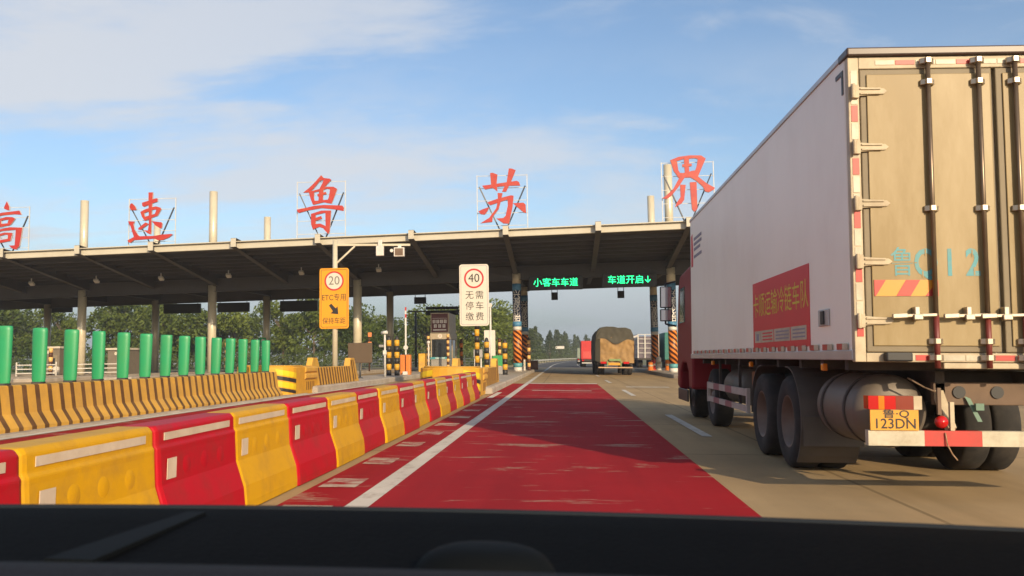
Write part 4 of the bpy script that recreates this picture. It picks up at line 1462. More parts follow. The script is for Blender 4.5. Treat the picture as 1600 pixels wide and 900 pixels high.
ad = MB().box(-0.70, 0.72, -0.03, 4.0, 2.821, 4.36).build('advertising_box', [M_booth], o, bevel=0.02)
MB().box(-0.62, 0.62, -0.045, -0.031, 2.90, 4.28).build('advert_print', [M_bmar], ad)
for zc, xs in ((3.70, (-0.42, -0.14, 0.14, 0.42)), (3.36, (-0.33, 0.0, 0.33))):
    for xc in xs:                                   # blurred white characters, not readable in the photograph
        q = MB()
        for k_ in range(4):
            q.box(xc - 0.11, xc + 0.11, -0.05, -0.0455, zc - 0.125 + k_ * 0.068, zc - 0.087 + k_ * 0.068)
        q.box(xc - 0.095, xc - 0.055, -0.0525, -0.0501, zc - 0.13, zc + 0.12)
        q.box(xc + 0.045, xc + 0.085, -0.0525, -0.0501, zc - 0.13, zc + 0.12)
        q.build('advert_character', [M_wprint], ad)
q = MB()
q.box(-0.5, 0.5, -0.05, -0.0455, 3.02, 3.10)
q.box(-0.55, 0.55, -0.05, -0.0455, 3.93, 3.95)
q.build_each('advert_rule', [M_wprint], ad)
o = thing('orange_cabinet', 'orange steel cabinet in front of the toll booth on the left', 'cabinet', on_road(-9.6, 58.5, 0.2))
MB().box(-0.28, 0.22, 0, 0.5, 0, 1.25).build('cabinet_body', [M_yel], o, bevel=0.03)
MB().box(-0.22, 0.16, -0.012, 0, 0.15, 1.1).build('cabinet_door', [M_ystripe], o)
o = thing('pole_lamp', 'thin white post with round light before the toll booth window', 'post', on_road(-9.15, 58.0, 0.2))
MB().cyl((0.05, 0, 0), (0.05, 0, 1.9), 0.05, None, 10).build('post', [M_white], o)
MB().lathe([(0, -0.05), (0.10, -0.04), (0.12, 0.02), (0, 0.06)], (0.05, -0.04, 2.0), 'y', 14).build('light_head', [M_white], o)

# small furniture on the middle island
o = thing('white_cabinet', 'cream upright cabinet behind the white 40 sign', 'cabinet', on_road(-4.45, 52, 0.2))
MB().box(-0.33, 0.33, 0, 0.35, 1.1, 2.65).build('cabinet_body', [M_sw], o, bevel=0.02)
MB().box(-0.06, 0.06, 0.1, 0.22, 0, 1.1).build('cabinet_post', [M_grey], o)
o = thing('grey_cabinet', 'small grey control box on legs left of the banded post', 'cabinet', on_road(-4.35, 44.0, 0.2))
MB().box(-0.25, 0.2, 0, 0.3, 1.0, 1.42).build('control_box', [M_grey], o, bevel=0.02)
lg_ = MB()
lg_.box(-0.22, -0.16, 0.1, 0.16, 0, 1.0)
lg_.box(0.10, 0.16, 0.1, 0.16, 0, 1.0)
lg_.build('stand', [M_white], o)
o = thing('tall_white_post', 'slim white post just right of the white 40 sign', 'post', on_road(-3.0, 35.6, 0.2))
MB().cyl((0, 0, 0), (0, 0, 3.1), 0.04, None, 10).build('post_body', [M_white], o)
MB().box(-0.07, 0.07, -0.05, 0.05, 3.1, 3.26).build('sensor', [M_white], o, bevel=0.015)
o = thing('green_crate', 'green bin on the island between two banded posts', 'bin', on_road(-3.95, 53, 0.2))
MB().prism([(-0.42, 0.55), (0.36, 0.45), (0.40, 1.12), (-0.42, 1.16)], 'y', 0, 0.5).build('bin_body', [mat('green_bin_plastic', (0.03, 0.25, 0.08), 0.5)], o, bevel=0.02)
MB().box(-0.35, 0.3, 0.05, 0.45, 0, 0.46).build('bin_stand', [M_grey], o)
o = thing('marker_board', 'short white marker board at the foot of the capped banded post', 'post', on_road(-2.95, 66, 0.2))
MB().box(-0.12, 0.02, 0, 0.05, 0, 0.85).build('board', [M_white], o, bevel=0.01)
MB().box(-0.10, 0.0, -0.006, 0, 0.3, 0.75).build('reflector', [M_twht], o)
o = thing('dark_cabinet', 'dark low cabinet at the far end of the middle island', 'cabinet', on_road(-2.75, 72, 0.2))
MB().box(-0.05, 0.6, 0, 0.7, 0, 0.72).build('cabinet_body', [M_dbr], o, bevel=0.03)
MB().box(-0.07, 0.62, -0.02, 0.72, 0.721, 0.77).build('cabinet_lid', [M_dgrey], o)

# hanging boxes and dark display backs under the rear of the canopy
for i, (x0, x1, y, z0, z1, lab) in enumerate((
    (-0.95, -0.40, 72.6, 6.06, 6.70, 'small black box hanging below the left green display'),
    (4.58, 5.15, 72.4, 6.10, 6.70, 'small black box hanging below the right green display'),
    (-13.1, -12.05, 75.5, 6.14, 6.73, 'black box hanging left of the white 40 sign'),
    (-37.0, -33.5, 78, 5.83, 6.72, 'long dark display hanging left of the second bright column'),
    (-31.9, -28.9, 78, 5.87, 6.74, 'long dark display hanging right of the second bright column'),
    (-26.0, -22.5, 78, 5.81, 6.80, 'long dark display hanging left of the yellow sign'),
    (-48.6, -46.4, 79, 6.20, 6.65, 'thin dark display hanging left of the first bright column'))):
    w = x1 - x0
    o = thing('hanging_display', lab, 'display', ((x0 + x1) / 2, y, z0), group='dark displays under the canopy')
    MB().box(-w / 2, w / 2, 0, 0.25, 0, z1 - z0).build('housing', [M_black], o, bevel=0.02)
    hg = MB()
    for sx in (-1, 1):
        hg.bar((sx * w * 0.42, 0.12, z1 - z0), (sx * w * 0.42, 0.12, z1 - z0 + (0.75 if y < 77 else 1.0)), 0.05)
    hg.build_each('hanger', [M_dgrey], o)

# lane gantry behind the canopy
o = thing('lane_gantry', 'dark cantilever gantry with two black display bars behind the toll booth', 'gantry', on_road(-14.6, 85, 0.0))
MB().cyl((0, 0, 0), (0, 0, 5.75), 0.13, 0.10, 12).build('post', [M_dgrey], o)
MB().bar((-0.8, 0, 5.72), (5.0, 0, 5.72), 0.12).build('arm', [M_dgrey], o)
for z in (5.78, 5.30):
    MB().box(1.05, 4.3, -0.2, -0.07, z + (0.08 if z > 5.5 else 0), z + (0.36 if z > 5.5 else 0.36)).build('display_bar', [M_black], o, bevel=0.02)

# far left booths, rails, green lane sign
for x, lab in ((-40.4, 'grey toll booth with pale roof seen between second and third green posts'), (-34.9, 'grey toll booth seen right of the first bright column')):
    o = thing('far_booth', lab, 'booth', (x, 66, 0.28 + (0.2 if x < -38 else 0.004)), group='grey booths on the far lanes')
    MB().box(-0.85, 0.75, 0, 3.2, 0, 2.05).build('booth_wall', [mat('far_booth_grey', (0.16, 0.135, 0.105), 0.6)], o, bevel=0.03)
    MB().box(-0.95, 0.85, -0.15, 3.4, 2.051, 2.22).build('booth_roof', [M_sw], o, bevel=0.03)
    d = MB().box(-0.10, 0.62, -0.03, 0, 0, 1.55).build('booth_door', [mat('booth_door_beige', (0.22, 0.185, 0.135), 0.6)], o)
    MB().box(0.12, 0.42, -0.045, -0.031, 0.65, 1.3).build('door_window', [M_glass], d)
    disc(-0.15, 1.78, 0.13, -0.035).build('number_disc', [M_sw], o)
def rail(x0, x1, y, label):
    o = thing('white_railing', label, 'railing', ((x0 + x1) / 2, y, 0.28), group='white railings on the far lanes')
    w = (x1 - x0) / 2
    for z in (0.35, 0.65, 0.95):
        MB().box(-w, w, -0.03, 0.03, z, z + 0.07).build('rail', [M_white], o)
    n = max(2, int((x1 - x0) / 1.2) + 1)
    for i in range(n):
        x = -w + 2 * w * i / (n - 1)
        MB().box(x - 0.04, x + 0.04, 0.032, 0.10, 0, 1.2).build('rail_post', [M_white], o)
rail(-39.9, -36.9, 61, 'white railing between the first two green glare posts')
rail(-35.6, -32.2, 61, 'white railing right of the first bright column')
rail(-14.6, -9.2, 92, 'white railing behind the orange boom gate')
rail(-24.5, -15.5, 92, 'long white railing behind the yellow striped island nose')
o = thing('white_barrel', 'white rounded bin between the first two green glare posts', 'bin', (-38.1, 63, 0.48))
MB().lathe([(0.0, 0.0), (0.26, 0.0), (0.28, 0.5), (0.24, 0.62), (0.0, 0.66)], (0, 0, 0), 'z', 16).build('bin_body', [M_white], o)
MB().lathe([(0.285, 0.3), (0.295, 0.3), (0.295, 0.36), (0.285, 0.36)], (0, 0, 0), 'z', 16).build('bin_band', [M_grey], o)
M_gsign = mat('green_lane_sign', (0.012, 0.28, 0.10), 0.5)
o = thing('lane_sign', 'narrow green lane sign with white disc among the last glare posts', 'sign', (-26.0, 73.4, 0.48))
MB().box(-0.32, 0.32, 0, 0.08, 2.25, 2.85).build('sign_head', [M_gsign], o)
disc(0.05, 2.55, 0.17, -0.004).build('sign_disc', [M_sw], o)
MB().box(-0.2, 0.2, 0, 0.08, 1.0, 2.249).build('sign_column', [M_gsign], o)
for i in range(4):
    MB().box(-0.1, 0.1, -0.006, -0.0005, 1.95 - i * 0.22, 2.08 - i * 0.22).build('sign_print', [M_wprint], o)
MB().cyl((0, 0.1, 0), (0, 0.1, 2.6), 0.05, None, 8).build('post', [M_grey], o)

# water drums on the right island
for i, (x, y, m_, h, lab) in enumerate(((6.95, 70.4, M_orange, 0.7, 'leftmost orange drum on the right island'), (7.25, 71.2, M_tred, 0.85, 'red drum beside the orange drums on the right island'), (7.75, 71.6, M_white, 1.1, 'white tall drum at the foot of the far right striped column'), (8.4, 71.0, M_orange, 0.85, 'rightmost orange drum on the right island'))):
    o = thing('traffic_drum', lab, 'drum', on_road(max(x, 6.95), y, 0.215), group='drums on the right island')
    MB().lathe([(0.0, 0.0), (0.26, 0.0), (0.26, 0.08), (0.21, 0.1), (0.19, h * 0.92), (0.12, h), (0.0, h)], (0, 0, 0), 'z', 20).build('drum_body', [m_], o)
    MB().lathe([(0.205, h * 0.45), (0.214, h * 0.45), (0.21, h * 0.65), (0.198, h * 0.65)], (0, 0, 0), 'z', 20).build('reflective_band', [M_twht], o)

# ------------------------------------------------------------------ canvas covered truck ahead
M_canv = mat('dark_canvas', (0.050, 0.046, 0.034), 0.8, var=0.25, scale=0.9, bump=0.5, bscale=2.5)
M_tan = mat('tan_tarpaulin', (0.29, 0.175, 0.065), 0.75, var=0.2, scale=1.5, bump=0.4, bscale=3, dirt=((0.12, 0.07, 0.03), 0.7, 1.6))
ct = thing('canvas_truck', 'truck under dark canvas with tan tarpaulin tail driving through the toll lanes', 'truck', on_road(2.18, 61.0), (0, TILT, 0))
cw = 2.72
ns = 30
prof = [(0.0, 1.0), (-0.02, 1.7), (0.0, 2.5), (0.10, 3.0), (0.32, 3.30), (0.8, 3.40), (1.25, 3.40), (1.6, 3.32), (2.1, 3.34), (2.48, 3.2), (2.66, 2.8), (2.74, 2.2), (2.74, 1.0)]
mb = MB()
rows = []
for j in range(15):
    y = 0.12 + j * 0.62
    rows.append([(x + 0.05 * noise.noise((x, y, z)), y + (0.14 if j == 0 and z > 2.6 else 0), z + 0.10 * noise.noise((x * 0.8, y * 0.7, 3.1)) * (1 if z > 2 else 0.2)) for x, z in prof])
v = [p_ for r0 in rows for p_ in r0]
k = len(prof)
f = [(j * k + i, j * k + i + 1, (j + 1) * k + i + 1, (j + 1) * k + i) for j in range(14) for i in range(k - 1)]
mb.add(v, f, 0, True)
mb.add(rows[-1], [tuple(range(k))])
mb.build('canvas_cover', [M_canv], ct)
def cloth(x0, x1, z0, z1, yb, amp, nx, nz_, m_, name, seed, skirt=None):
    mb = MB()
    v = []
    for i in range(nx + 1):
        for j in range(nz_ + 1):
            x = x0 + (x1 - x0) * i / nx
            z = z0 + (z1 - z0) * j / nz_
            d = amp * noise.noise((x * 1.6 + seed, z * 1.9, seed)) + amp * 0.6 * noise.noise((x * 4 + seed, z * 3, seed))
            zt = z1
            for (xa, za), (xb, zb_) in zip(prof[:-1], prof[1:]):
                if xa <= x <= xb and za > 1.5:
                    zt = min(zt, za + (zb_ - za) * (x - xa) / max(1e-6, xb - xa))
            z = z0 + (zt - z0) * j / nz_
            zz_ = z + (skirt(i / nx) * (1 - j / nz_) if skirt else 0)
            v.append((x, yb + d, zz_))
    mb.add(v, [(i * (nz_ + 1) + j, (i + 1) * (nz_ + 1) + j, (i + 1) * (nz_ + 1) + j + 1, i * (nz_ + 1) + j + 1) for i in range(nx) for j in range(nz_)], 0, True)
    return mb.build(name, [m_], ct)
cloth(0.30, 2.70, 0.85, 2.75, 0.0, 0.10, 40, 30, M_tan, 'tail_tarpaulin', 2.0)
cloth(0.04, 2.70, 2.42, 3.40, -0.06, 0.06, 36, 14, M_canv, 'canvas_flap', 5.0, lambda t: 0.18 * math.sin(t * 9) - 0.10 * t)
MB().add([(0.0, 0.10, 1.0), (0.0, 0.10, 2.9), (0.34, -0.08, 2.5), (0.34, -0.08, 0.9)], [(0, 1, 2, 3)]).build('canvas_side_flap', [M_canv], ct)
tb_ = MB()
tb_.box(0.95, 1.75, -0.20, -0.12, 1.0, 1.14, 0)
tb_.box(0.80, 0.88, -0.20, -0.12, 0.62, 1.0, 0)
tb_.box(1.74, 1.82, -0.20, -0.12, 0.62, 1.0, 0)
tb_.box(0.9, 1.72, -0.20, -0.14, 0.70, 0.86, 1)
tb_.build('tail_board', [mat('pale_green_board', (0.16, 0.24, 0.09), 0.6), M_plate], ct)
for x in (0.36, 1.95):
    MB().box(x, x + 0.4, -0.19, -0.10, 0.80, 0.95).build('tail_light', [M_lens], ct, bevel=0.02)
MB().box(0.2, 2.6, -0.16, -0.08, 0.50, 0.585).build('rear_bumper', [mat('tan_bumper', (0.42, 0.27, 0.16), 0.6)], ct, bevel=0.01)
MB().box(0.15, 2.6, 0.15, 8.8, 0.75, 1.02).build('load_bed', [M_chas], ct)
for y in (1.6, 2.9, 7.6):
    wheel(ct, 0.08, y, 'd')
    wheel(ct, cw - 0.08, y, 'd', -1)
MB().box(0.1, cw - 0.1, 8.9, 10.9, 0.7, 3.0).build('cab', [M_cab], ct, bevel=0.08)

# other vehicles beyond the canopy
def simple_truck(name, label, loc, w, l, h, mbody, mbase, tail_red=True, ribs=0):
    o = thing(name, label, 'truck', on_road(*loc), (0, TILT, 0))
    MB().box(0, w, 0, l, 1.0, h).build('cargo_box', [mbody], o, bevel=0.04)
    for i in range(ribs):
        z = 1.0 + (h - 1.0) * (i + 0.5) / ribs
        MB().box(-0.03, 0.0, 0.05, l, z - 0.04, z + 0.04).build('side_rib', [M_white], o)
    MB().box(0.05, w - 0.05, 0.1, l + 1.8, 0.7, 0.995).build('chassis', [M_chas], o)
    MB().box(0.1, w - 0.1, -0.06, 0.04, 0.45, 0.58).build('rear_bumper', [M_white], o)
    for x in (0.1, w - 0.4):
        MB().box(x, x + 0.3, -0.05, 0.04, 0.75, 0.92).build('tail_light', [M_lens], o)
    MB().box(0.05, w - 0.05, l + 0.2, l + 2.2, 0.6, 2.9).build('cab', [mbase], o, bevel=0.08)
    for y in (1.6, 2.9, l + 1.0):
        wheel(o, 0.05, y, 'd')
        wheel(o, w - 0.05, y, 'd', -1)
    return o
rt = simple_truck('red_truck', 'bright red box truck ahead partly behind the canvas truck', (2.2, 112), 2.45, 8, 3.35, mat('bright_red_box', (0.46, 0.02, 0.02), 0.5), M_cab)
MB().box(0.25, 2.2, -0.012, -0.001, 1.15, 2.0).build('rear_panel', [mat('pale_red_panel', (0.50, 0.06, 0.05), 0.5)], rt)
simple_truck('far_truck', 'small grey green truck far ahead left of the red truck', (2.5, 165), 2.4, 7, 3.0, mat('grey_green_box', (0.18, 0.22, 0.17), 0.6), M_grey)
simple_truck('teal_truck', 'teal covered truck seen between the two right striped columns', (12.2, 106), 2.5, 10, 4.3, mat('teal_canvas', (0.03, 0.15, 0.12), 0.7), M_grey)
# white framed livestock trailer
lt_ = thing('stock_trailer', 'white framed cage trailer with dark load right of the canvas truck', 'truck', on_road(9.0, 107), (0, TILT, 0))
lt_.scale = (1.05, 1.0, 1.18)
MB().box(0.12, 2.38, 0.1, 9.8, 1.0, 3.25).build('dark_load', [mat('mixed_dark_load', (0.12, 0.10, 0.12), 0.8, var=0.6, scale=3)], lt_)
MB().box(0.0, 2.5, 0, 9.9, 0.8, 0.995).build('trailer_bed', [M_chas], lt_)
for i in range(12):
    y = 0.02 + i * 0.88
    MB().box(0.0, 0.07, y, y + 0.16, 1.0, 3.4).build('cage_post', [M_white], lt_)
for x in (0.0, 0.8, 1.6, 2.37):
    MB().box(x, x + 0.13, -0.06, 0.015, 1.0, 3.4).build('cage_post', [M_white], lt_)
for z in (1.5, 2.0, 2.5, 2.95, 3.42):
    MB().box(-0.02, -0.0005, 0, 9.8, z, z + 0.06).build('cage_rail', [M_white], lt_)
    MB().box(0, 2.5, -0.085, -0.061, z, z + 0.06).build('cage_rail', [M_white], lt_)
for y in (1.5, 2.8, 8.6):
    wheel(lt_, 0.08, y, 'd')
    wheel(lt_, 2.42, y, 'd', -1)

# far white direction sign and median guard rail
o = thing('direction_sign', 'small white sign panel far away above the road trees', 'road sign', on_road(-4.4, 262))
MB().cyl((0, 0, 0), (0, 0, 4.7), 0.15, None, 10).build('post', [M_grey], o)
MB().bar((0, 0, 4.1), (4.6, 0, 4.1), 0.16).build('arm', [M_grey], o)
MB().box(1.9, 4.6, -0.3, -0.14, 3.7, 4.5).build('sign_panel', [M_white], o)
o = thing('median_guardrail', 'pale guard rail along the left edge of the road beyond the canopy', 'guard rail', on_road(-5.0, 104))
gr = MB()
wv = [(0.0, 0.45), (0.06, 0.5), (0.0, 0.58), (0.06, 0.66), (0.0, 0.75), (-0.04, 0.75), (-0.04, 0.45)]
k = len(wv)
gv = [(x + bend(104 + 12 * j), 12 * j, z) for j in range(36) for x, z in wv]
gr.add(gv, [(j * k + i, j * k + (i + 1) % k, (j + 1) * k + (i + 1) % k, (j + 1) * k + i) for j in range(35) for i in range(k)])
gr.build('beam', [M_steel], o)
GPST = MB().box(-0.12, -0.045, -0.05, 0.05, 0, 0.8).mesh('guard_post', [M_steel])
for i in range(42):
    put('guard_post', GPST, o, (bend(106 + i * 10), 2 + i * 10, 0))
struct('verge', ribbon(-16, -5.25, 104.2, 740, 0.02), mat('dry_verge', (0.24, 0.20, 0.09), 0.9, var=0.3, scale=0.3))

# ------------------------------------------------------------------ trees
def leaf_mat(name, a, b_):
    m = bpy.data.materials.new(name)
    m.use_nodes = True
    n, l = m.node_tree.nodes, m.node_tree.links
    p_ = n['Principled BSDF']
    p_.inputs['Roughness'].default_value = 0.7
    p_.inputs['Specular IOR Level'].default_value = 0.25
    t = n.new('ShaderNodeTexCoord')
    oi = n.new('ShaderNodeObjectInfo')
    nz = n.new('ShaderNodeTexNoise')
    nz.inputs['Scale'].default_value = 0.55
    nz.inputs['Detail'].default_value = 5
    l.new(t.outputs['Object'], nz.inputs['Vector'])
    ad = n.new('ShaderNodeMath')
    ad.operation = 'MULTIPLY_ADD'
    l.new(oi.outputs['Random'], ad.inputs[0])
    ad.inputs[1].default_value = 0.35
    l.new(nz.outputs[0], ad.inputs[2])
    mr = n.new('ShaderNodeMapRange')
    mr.inputs[1].default_value = 0.4
    mr.inputs[2].default_value = 0.95
    l.new(ad.outputs[0], mr.inputs[0])
    x = n.new('ShaderNodeMix')
    x.data_type = 'RGBA'
    l.new(mr.outputs[0], x.inputs[0])
    x.inputs[6].default_value = (*a, 1)
    x.inputs[7].default_value = (*b_, 1)
    l.new(x.outputs[2], p_.inputs['Base Color'])
    tr = n.new('ShaderNodeBsdfTranslucent')
    l.new(x.outputs[2], tr.inputs['Color'])
    ms = n.new('ShaderNodeMixShader')
    ms.inputs[0].default_value = 0.25
    l.new(p_.outputs[0], ms.inputs[1])
    l.new(tr.outputs[0], ms.inputs[2])
    l.new(ms.outputs[0], n['Material Output'].inputs[0])
    return m
M_leafA = leaf_mat('broadleaf_foliage', (0.036, 0.064, 0.011), (0.145, 0.185, 0.034))
M_leafB = leaf_mat('dark_foliage', (0.032, 0.055, 0.022), (0.095, 0.125, 0.040))
M_bark = mat('tree_bark', (0.10, 0.075, 0.05), 0.9, var=0.3, scale=4)

def leaves(mb, c, rad, n, size, rg):
    for _ in range(n):
        u, t = rg.uniform(-1, 1), rg.uniform(0, 2 * math.pi)
        s_ = math.sqrt(1 - u * u)
        q = rg.uniform(0.55, 1.08) ** 0.6
        p_ = Vector((c[0] + rad[0] * s_ * math.cos(t) * q, c[1] + rad[1] * s_ * math.sin(t) * q, c[2] + rad[2] * u * q))
        d = Vector((rg.gauss(0, 1), rg.gauss(0, 1), rg.gauss(0, 1))).normalized()
        e = d.orthogonal().normalized()
        g_ = d.cross(e)
        w = size * rg.uniform(0.6, 1.3)
        mb.add([p_ - e * w, p_ - g_ * w * 0.55, p_ + e * w, p_ + g_ * w * 0.55], [(0, 1, 2, 3)])

def tree_proto(seed, h, w, kind):
    rg = random.Random(seed)
    mb = MB()
    tr = MB()
    th = h * (0.30 if kind == 'broad' else 0.16)
    lean = rg.uniform(-0.03, 0.03)
    tr.cyl((0, 0, -0.2), (lean * h * 0.6, 0, h * 0.6), 0.022 * h, 0.008 * h, 8)
    if kind == 'broad':
        for k_ in range(19):
            a = rg.uniform(0, 2 * math.pi)
            rr = w * 0.5 * rg.uniform(0.15, 0.72)
            zc = rg.uniform(th, h * 0.92)
            env = math.sqrt(max(0.08, 1 - ((zc - h * 0.55) / (h * 0.5)) ** 2))
            c = (math.cos(a) * rr * env, math.sin(a) * rr * env, zc)
            q = w * rg.uniform(0.14, 0.25)
            leaves(mb, c, (q, q, q * rg.uniform(0.6, 0.85)), 190, 0.25, rg)
            tr.cyl((lean * h * 0.3, 0, min(zc * 0.7, h * 0.5)), c, 0.007 * h, 0.002 * h, 5)
        for k_ in range(5):
            a = rg.uniform(0, 2 * math.pi)
            leaves(mb, (math.cos(a) * w * 0.3, math.sin(a) * w * 0.3, h * 0.2), (w * 0.2, w * 0.2, h * 0.12), 90, 0.22, rg)
    else:
        for k_ in range(16):
            t = k_ / 15
            zc = h * (0.12 + 0.86 * t)
            rr = w * 0.5 * (1.0 - 0.86 * t) * rg.uniform(0.7, 1.15)
            a = rg.uniform(0, 6.28)
            leaves(mb, (math.cos(a) * rr * 0.35, math.sin(a) * rr * 0.35, zc), (rr * 0.9, rr * 0.9, h * 0.075), 75, 0.24, rg)
            tr.cyl((0, 0, zc * 0.9), (math.cos(a) * rr * 0.8, math.sin(a) * rr * 0.8, zc), 0.005 * h, 0.002 * h, 5)
    return mb.mesh('crown', [M_leafA if kind == 'broad' else M_leafB]), tr.mesh('trunk', [M_bark])
PB = [tree_proto(11 + i, 10.0, 9.0, 'broad') for i in range(5)]
PC = [tree_proto(31 + i, 10.0, 5.2, 'cone') for i in range(4)]
def tree(name, label, x, y, h, proto, group, wide=1.0):
    o = thing(name, label, 'tree', (x, y, gz(x) - 0.08), (0, 0, rnd.uniform(0, 6.28)), group)
    s_ = h / 10.0
    o.scale = (s_ * wide, s_ * wide, s_)
    put('crown', proto[0], o)
    put('trunk', proto[1], o)
    return o
# landmarks met from left to right, used to say which tree is which
MARKS = ['first green glare post', 'second green glare post', 'third green glare post', 'first bright column', 'fourth green glare post', 'fifth green glare post', 'sixth green glare post', 'seventh green glare post', 'eighth green glare post', 'second bright column', 'tenth green glare post', 'green lane sign', 'yellow 20 sign', 'brown message board', 'orange boom gate', 'toll booth', 'white 40 sign']
front = [(-97, 10.6), (-89, 11.8), (-81.5, 11.0), (-73.5, 12.4), (-66.5, 11.4), (-60, 12.2), (-53.5, 10.4), (-45.0, 10.8), (-39.5, 11.6), (-33, 9.9), (-27.5, 9.2), (-22.3, 10.0), (-17.0, 9.2), (-12.0, 9.0)]
sides = ['far left behind', 'behind']
for i, (x, h) in enumerate(front):
    mk = ['left of the first green glare post', 'behind the first green glare post', 'behind the third green glare post', 'behind the first bright column', 'behind the fifth green glare post', 'behind the seventh green glare post', 'left of the second bright column', 'just right of the second bright column', 'above the green lane sign', 'left of the yellow 20 sign', 'right of the yellow 20 sign', 'behind the orange boom gate', 'behind the toll booth', 'behind the white 40 sign'][i]
    tree('broadleaf_tree', 'leafy green tree standing ' + mk, x, 138 + rnd.uniform(-4, 4), h, PB[i % 5], 'trees behind the toll lanes', rnd.uniform(0.9, 1.12))
for i in range(17):
    x = -118 + i * 6.6
    h = 11.8 + 1.6 * math.sin(i * 1.3) - max(0, (x + 60) * 0.045)
    if -58 < x < -48:
        h -= 2.5
    tree('broadleaf_tree', 'green tree in the hazy back row of the wood behind the toll lanes', x, 158 + rnd.uniform(-5, 5), h, PB[(i * 2 + 1) % 5], 'back row of trees behind the toll lanes', rnd.uniform(0.9, 1.1))
# undergrowth along the foot of the wood
rg = random.Random(5)
ug = MB()
for i in range(150):
    x = rg.uniform(-120, -7)
    y = rg.uniform(126, 134)
    leaves(ug, (x, y, 0.28 + rg.uniform(0.4, 1.4)), (rg.uniform(1.2, 2.4), 1.2, rg.uniform(0.7, 1.5)), 70, 0.24, rg)
tag(ug.build('undergrowth', [M_leafB]), 'dark green undergrowth along the foot of the wood', 'undergrowth', kind='stuff')
# roadside conifers beyond the canopy
for i in range(28):
    y = 165 + i * 11 + rnd.uniform(-4, 4)
    x = -8.5 - rnd.uniform(0, 4.5) + bend(y)
    tree('roadside_tree', '%s dark pointed tree from the front along the left roadside beyond the canopy' % ORD[i], x, y, 7.9 + rnd.uniform(-1.2, 2.2) + i * 0.06, PC[i % 4], 'pointed trees along the highway', 1.45)

rh = MB()
rg = random.Random(9)
for i in range(90):
    y = 112 + i * 4.2
    for _ in range(3):
        leaves(rh, (-8.2 - rg.uniform(0, 5) + bend(y), y, 0.2 + rg.uniform(0.3, 1.0)), (1.6, 2.2, rg.uniform(0.7, 1.9)), 40, 0.26, rg)
tag(rh.build('roadside_shrubs', [M_leafB]), 'low green shrubs along the left roadside beyond the canopy', 'shrubs', kind='stuff')

# ------------------------------------------------------------------ dashboard of our own car
M_dash = mat('black_dashboard_plastic', (0.0028, 0.0031, 0.0036), 0.7, var=0.15, scale=6, bump=0.12, bscale=160, spec=0.02)
M_dash2 = mat('slate_dashboard_pad', (0.010, 0.0095, 0.012), 0.7, var=0.12, scale=5, bump=0.15, bscale=160, spec=0.12)
M_dash3 = mat('dash_cover_and_reflection', (0.005, 0.0062, 0.0075), 0.6, var=0.1, spec=0.03)  # lighter slate shared by the sensor cover and the painted reflection strip
dash = thing('car_dashboard', 'black car dashboard along the bottom of the view', 'dashboard', (0, 0, 0), (0, TILT + 0.012, 0))
def dash_sheet(prof, x0, x1, nx, bow, mats, name, thick=0.0):
    mb = MB()
    k = len(prof)
    v = []
    for i in range(nx + 1):
        x = x0 + (x1 - x0) * i / nx
        for y, z in prof:
            v.append((x, y - bow * x * x * (1 if y > 0.5 else 0.4), z - 0.012 * x * x))
    mb.add(v, [(i * k + j, (i + 1) * k + j, (i + 1) * k + j + 1, i * k + j + 1) for i in range(nx) for j in range(k - 1)], 0, True)
    return mb.build(name, mats, dash)
dash_sheet([(1.06, 0.90), (1.045, 1.045), (1.03, 1.064), (1.0, 1.071), (0.93, 1.070), (0.80, 1.062), (0.72, 1.060), (0.655, 1.062), (0.63, 1.066)], -0.95, 0.95, 40, 0.05, [M_dash], 'dash_top')
dash_sheet([(0.632, 1.050), (0.632, 1.0935), (0.624, 1.0975), (0.60, 1.0985), (0.45, 1.085), (0.34, 1.05), (0.30, 0.98), (0.29, 0.75)], -0.95, 0.95, 40, 0.04, [M_dash2], 'dash_pad')
sc_ = MB()
v = []
nn, mm = 24, 8
for j in range(mm + 1):
    t = j / mm * math.pi / 2
    for i in range(nn):
        a = 2 * math.pi * i / nn
        v.append((math.cos(a) * 0.062 * math.cos(t) ** 0.6, math.sin(a) * 0.045 * math.cos(t) ** 0.6, 0.030 * math.sin(t)))
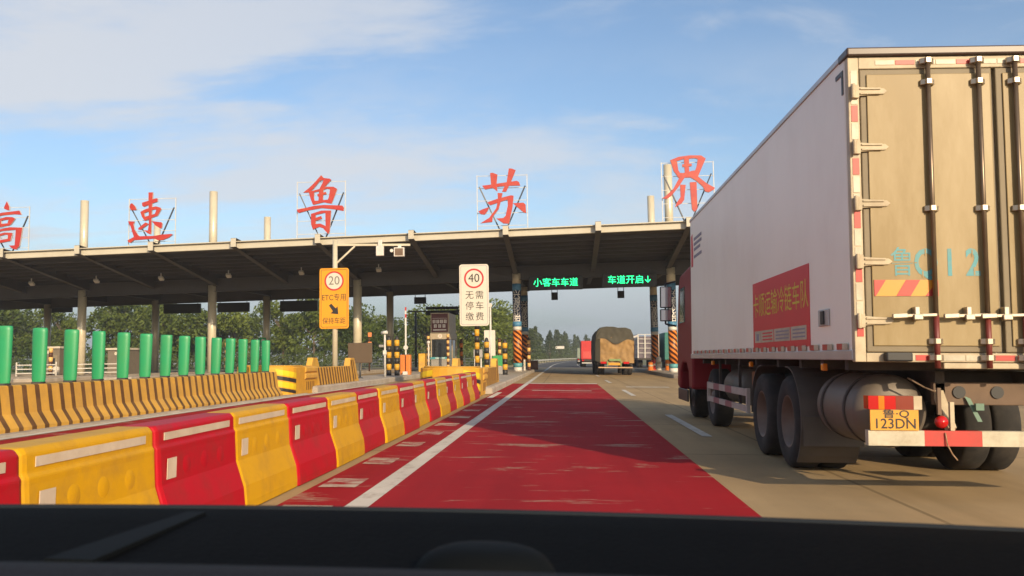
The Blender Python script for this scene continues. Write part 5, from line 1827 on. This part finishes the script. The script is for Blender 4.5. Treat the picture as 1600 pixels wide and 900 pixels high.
sc_.add(v, [(j * nn + i, j * nn + (i + 1) % nn, (j + 1) * nn + (i + 1) % nn, (j + 1) * nn + i) for j in range(mm) for i in range(nn)], 0, True)
sc_.build('sensor_cover', [M_dash3], dash, (-0.105, 0.755, 1.058))
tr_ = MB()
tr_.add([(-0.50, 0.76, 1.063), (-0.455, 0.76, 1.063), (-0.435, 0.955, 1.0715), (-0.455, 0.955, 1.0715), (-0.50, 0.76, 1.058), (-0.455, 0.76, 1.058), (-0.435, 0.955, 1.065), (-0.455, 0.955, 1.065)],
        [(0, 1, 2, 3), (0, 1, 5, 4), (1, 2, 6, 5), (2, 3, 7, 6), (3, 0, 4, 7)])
tr_.build('reflection_strip', [M_dash3], dash)  # lighter raised strip stands in for a windscreen reflection on the dash top
de = MB()
pts = []
for i in range(41):
    x = -0.95 + 1.9 * i / 40
    pts.append(Vector((x, 1.022 - 0.05 * x * x, 1.0695 - 0.012 * x * x)))
v = []
for q in pts:
    for a in range(8):
        t = 2 * math.pi * a / 8
        v.append((q.x, q.y + math.cos(t) * 0.006, q.z - 0.004 + math.sin(t) * 0.006))
de.add(v, [(i * 8 + a, (i + 1) * 8 + a, (i + 1) * 8 + (a + 1) % 8, i * 8 + (a + 1) % 8) for i in range(40) for a in range(8)], 0, True)
de.build('edge_highlight', [mat('grey_sky_highlight', (0.016, 0.020, 0.025), 0.6, var=0.05, spec=0.1)], dash)  # paler tube along the far lip: sky highlight put into its colour

# ------------------------------------------------------------------ thin evening haze
hz_ = MB().box(-1900, 1900, -1600, 4300, -1.6, 19.0)
M_haze = bpy.data.materials.new('evening_haze')
M_haze.use_nodes = True
hn = M_haze.node_tree
hn.nodes.remove(hn.nodes['Principled BSDF'])
pv = hn.nodes.new('ShaderNodeVolumePrincipled')
pv.inputs['Color'].default_value = (0.86, 0.90, 0.95, 1)
pv.inputs['Density'].default_value = 0.00055
pv.inputs['Anisotropy'].default_value = 0.2
hn.links.new(pv.outputs[0], hn.nodes['Material Output'].inputs['Volume'])
tag(hz_.build('haze', [M_haze]), 'thin pale haze over the road and the wood', 'haze', kind='stuff')
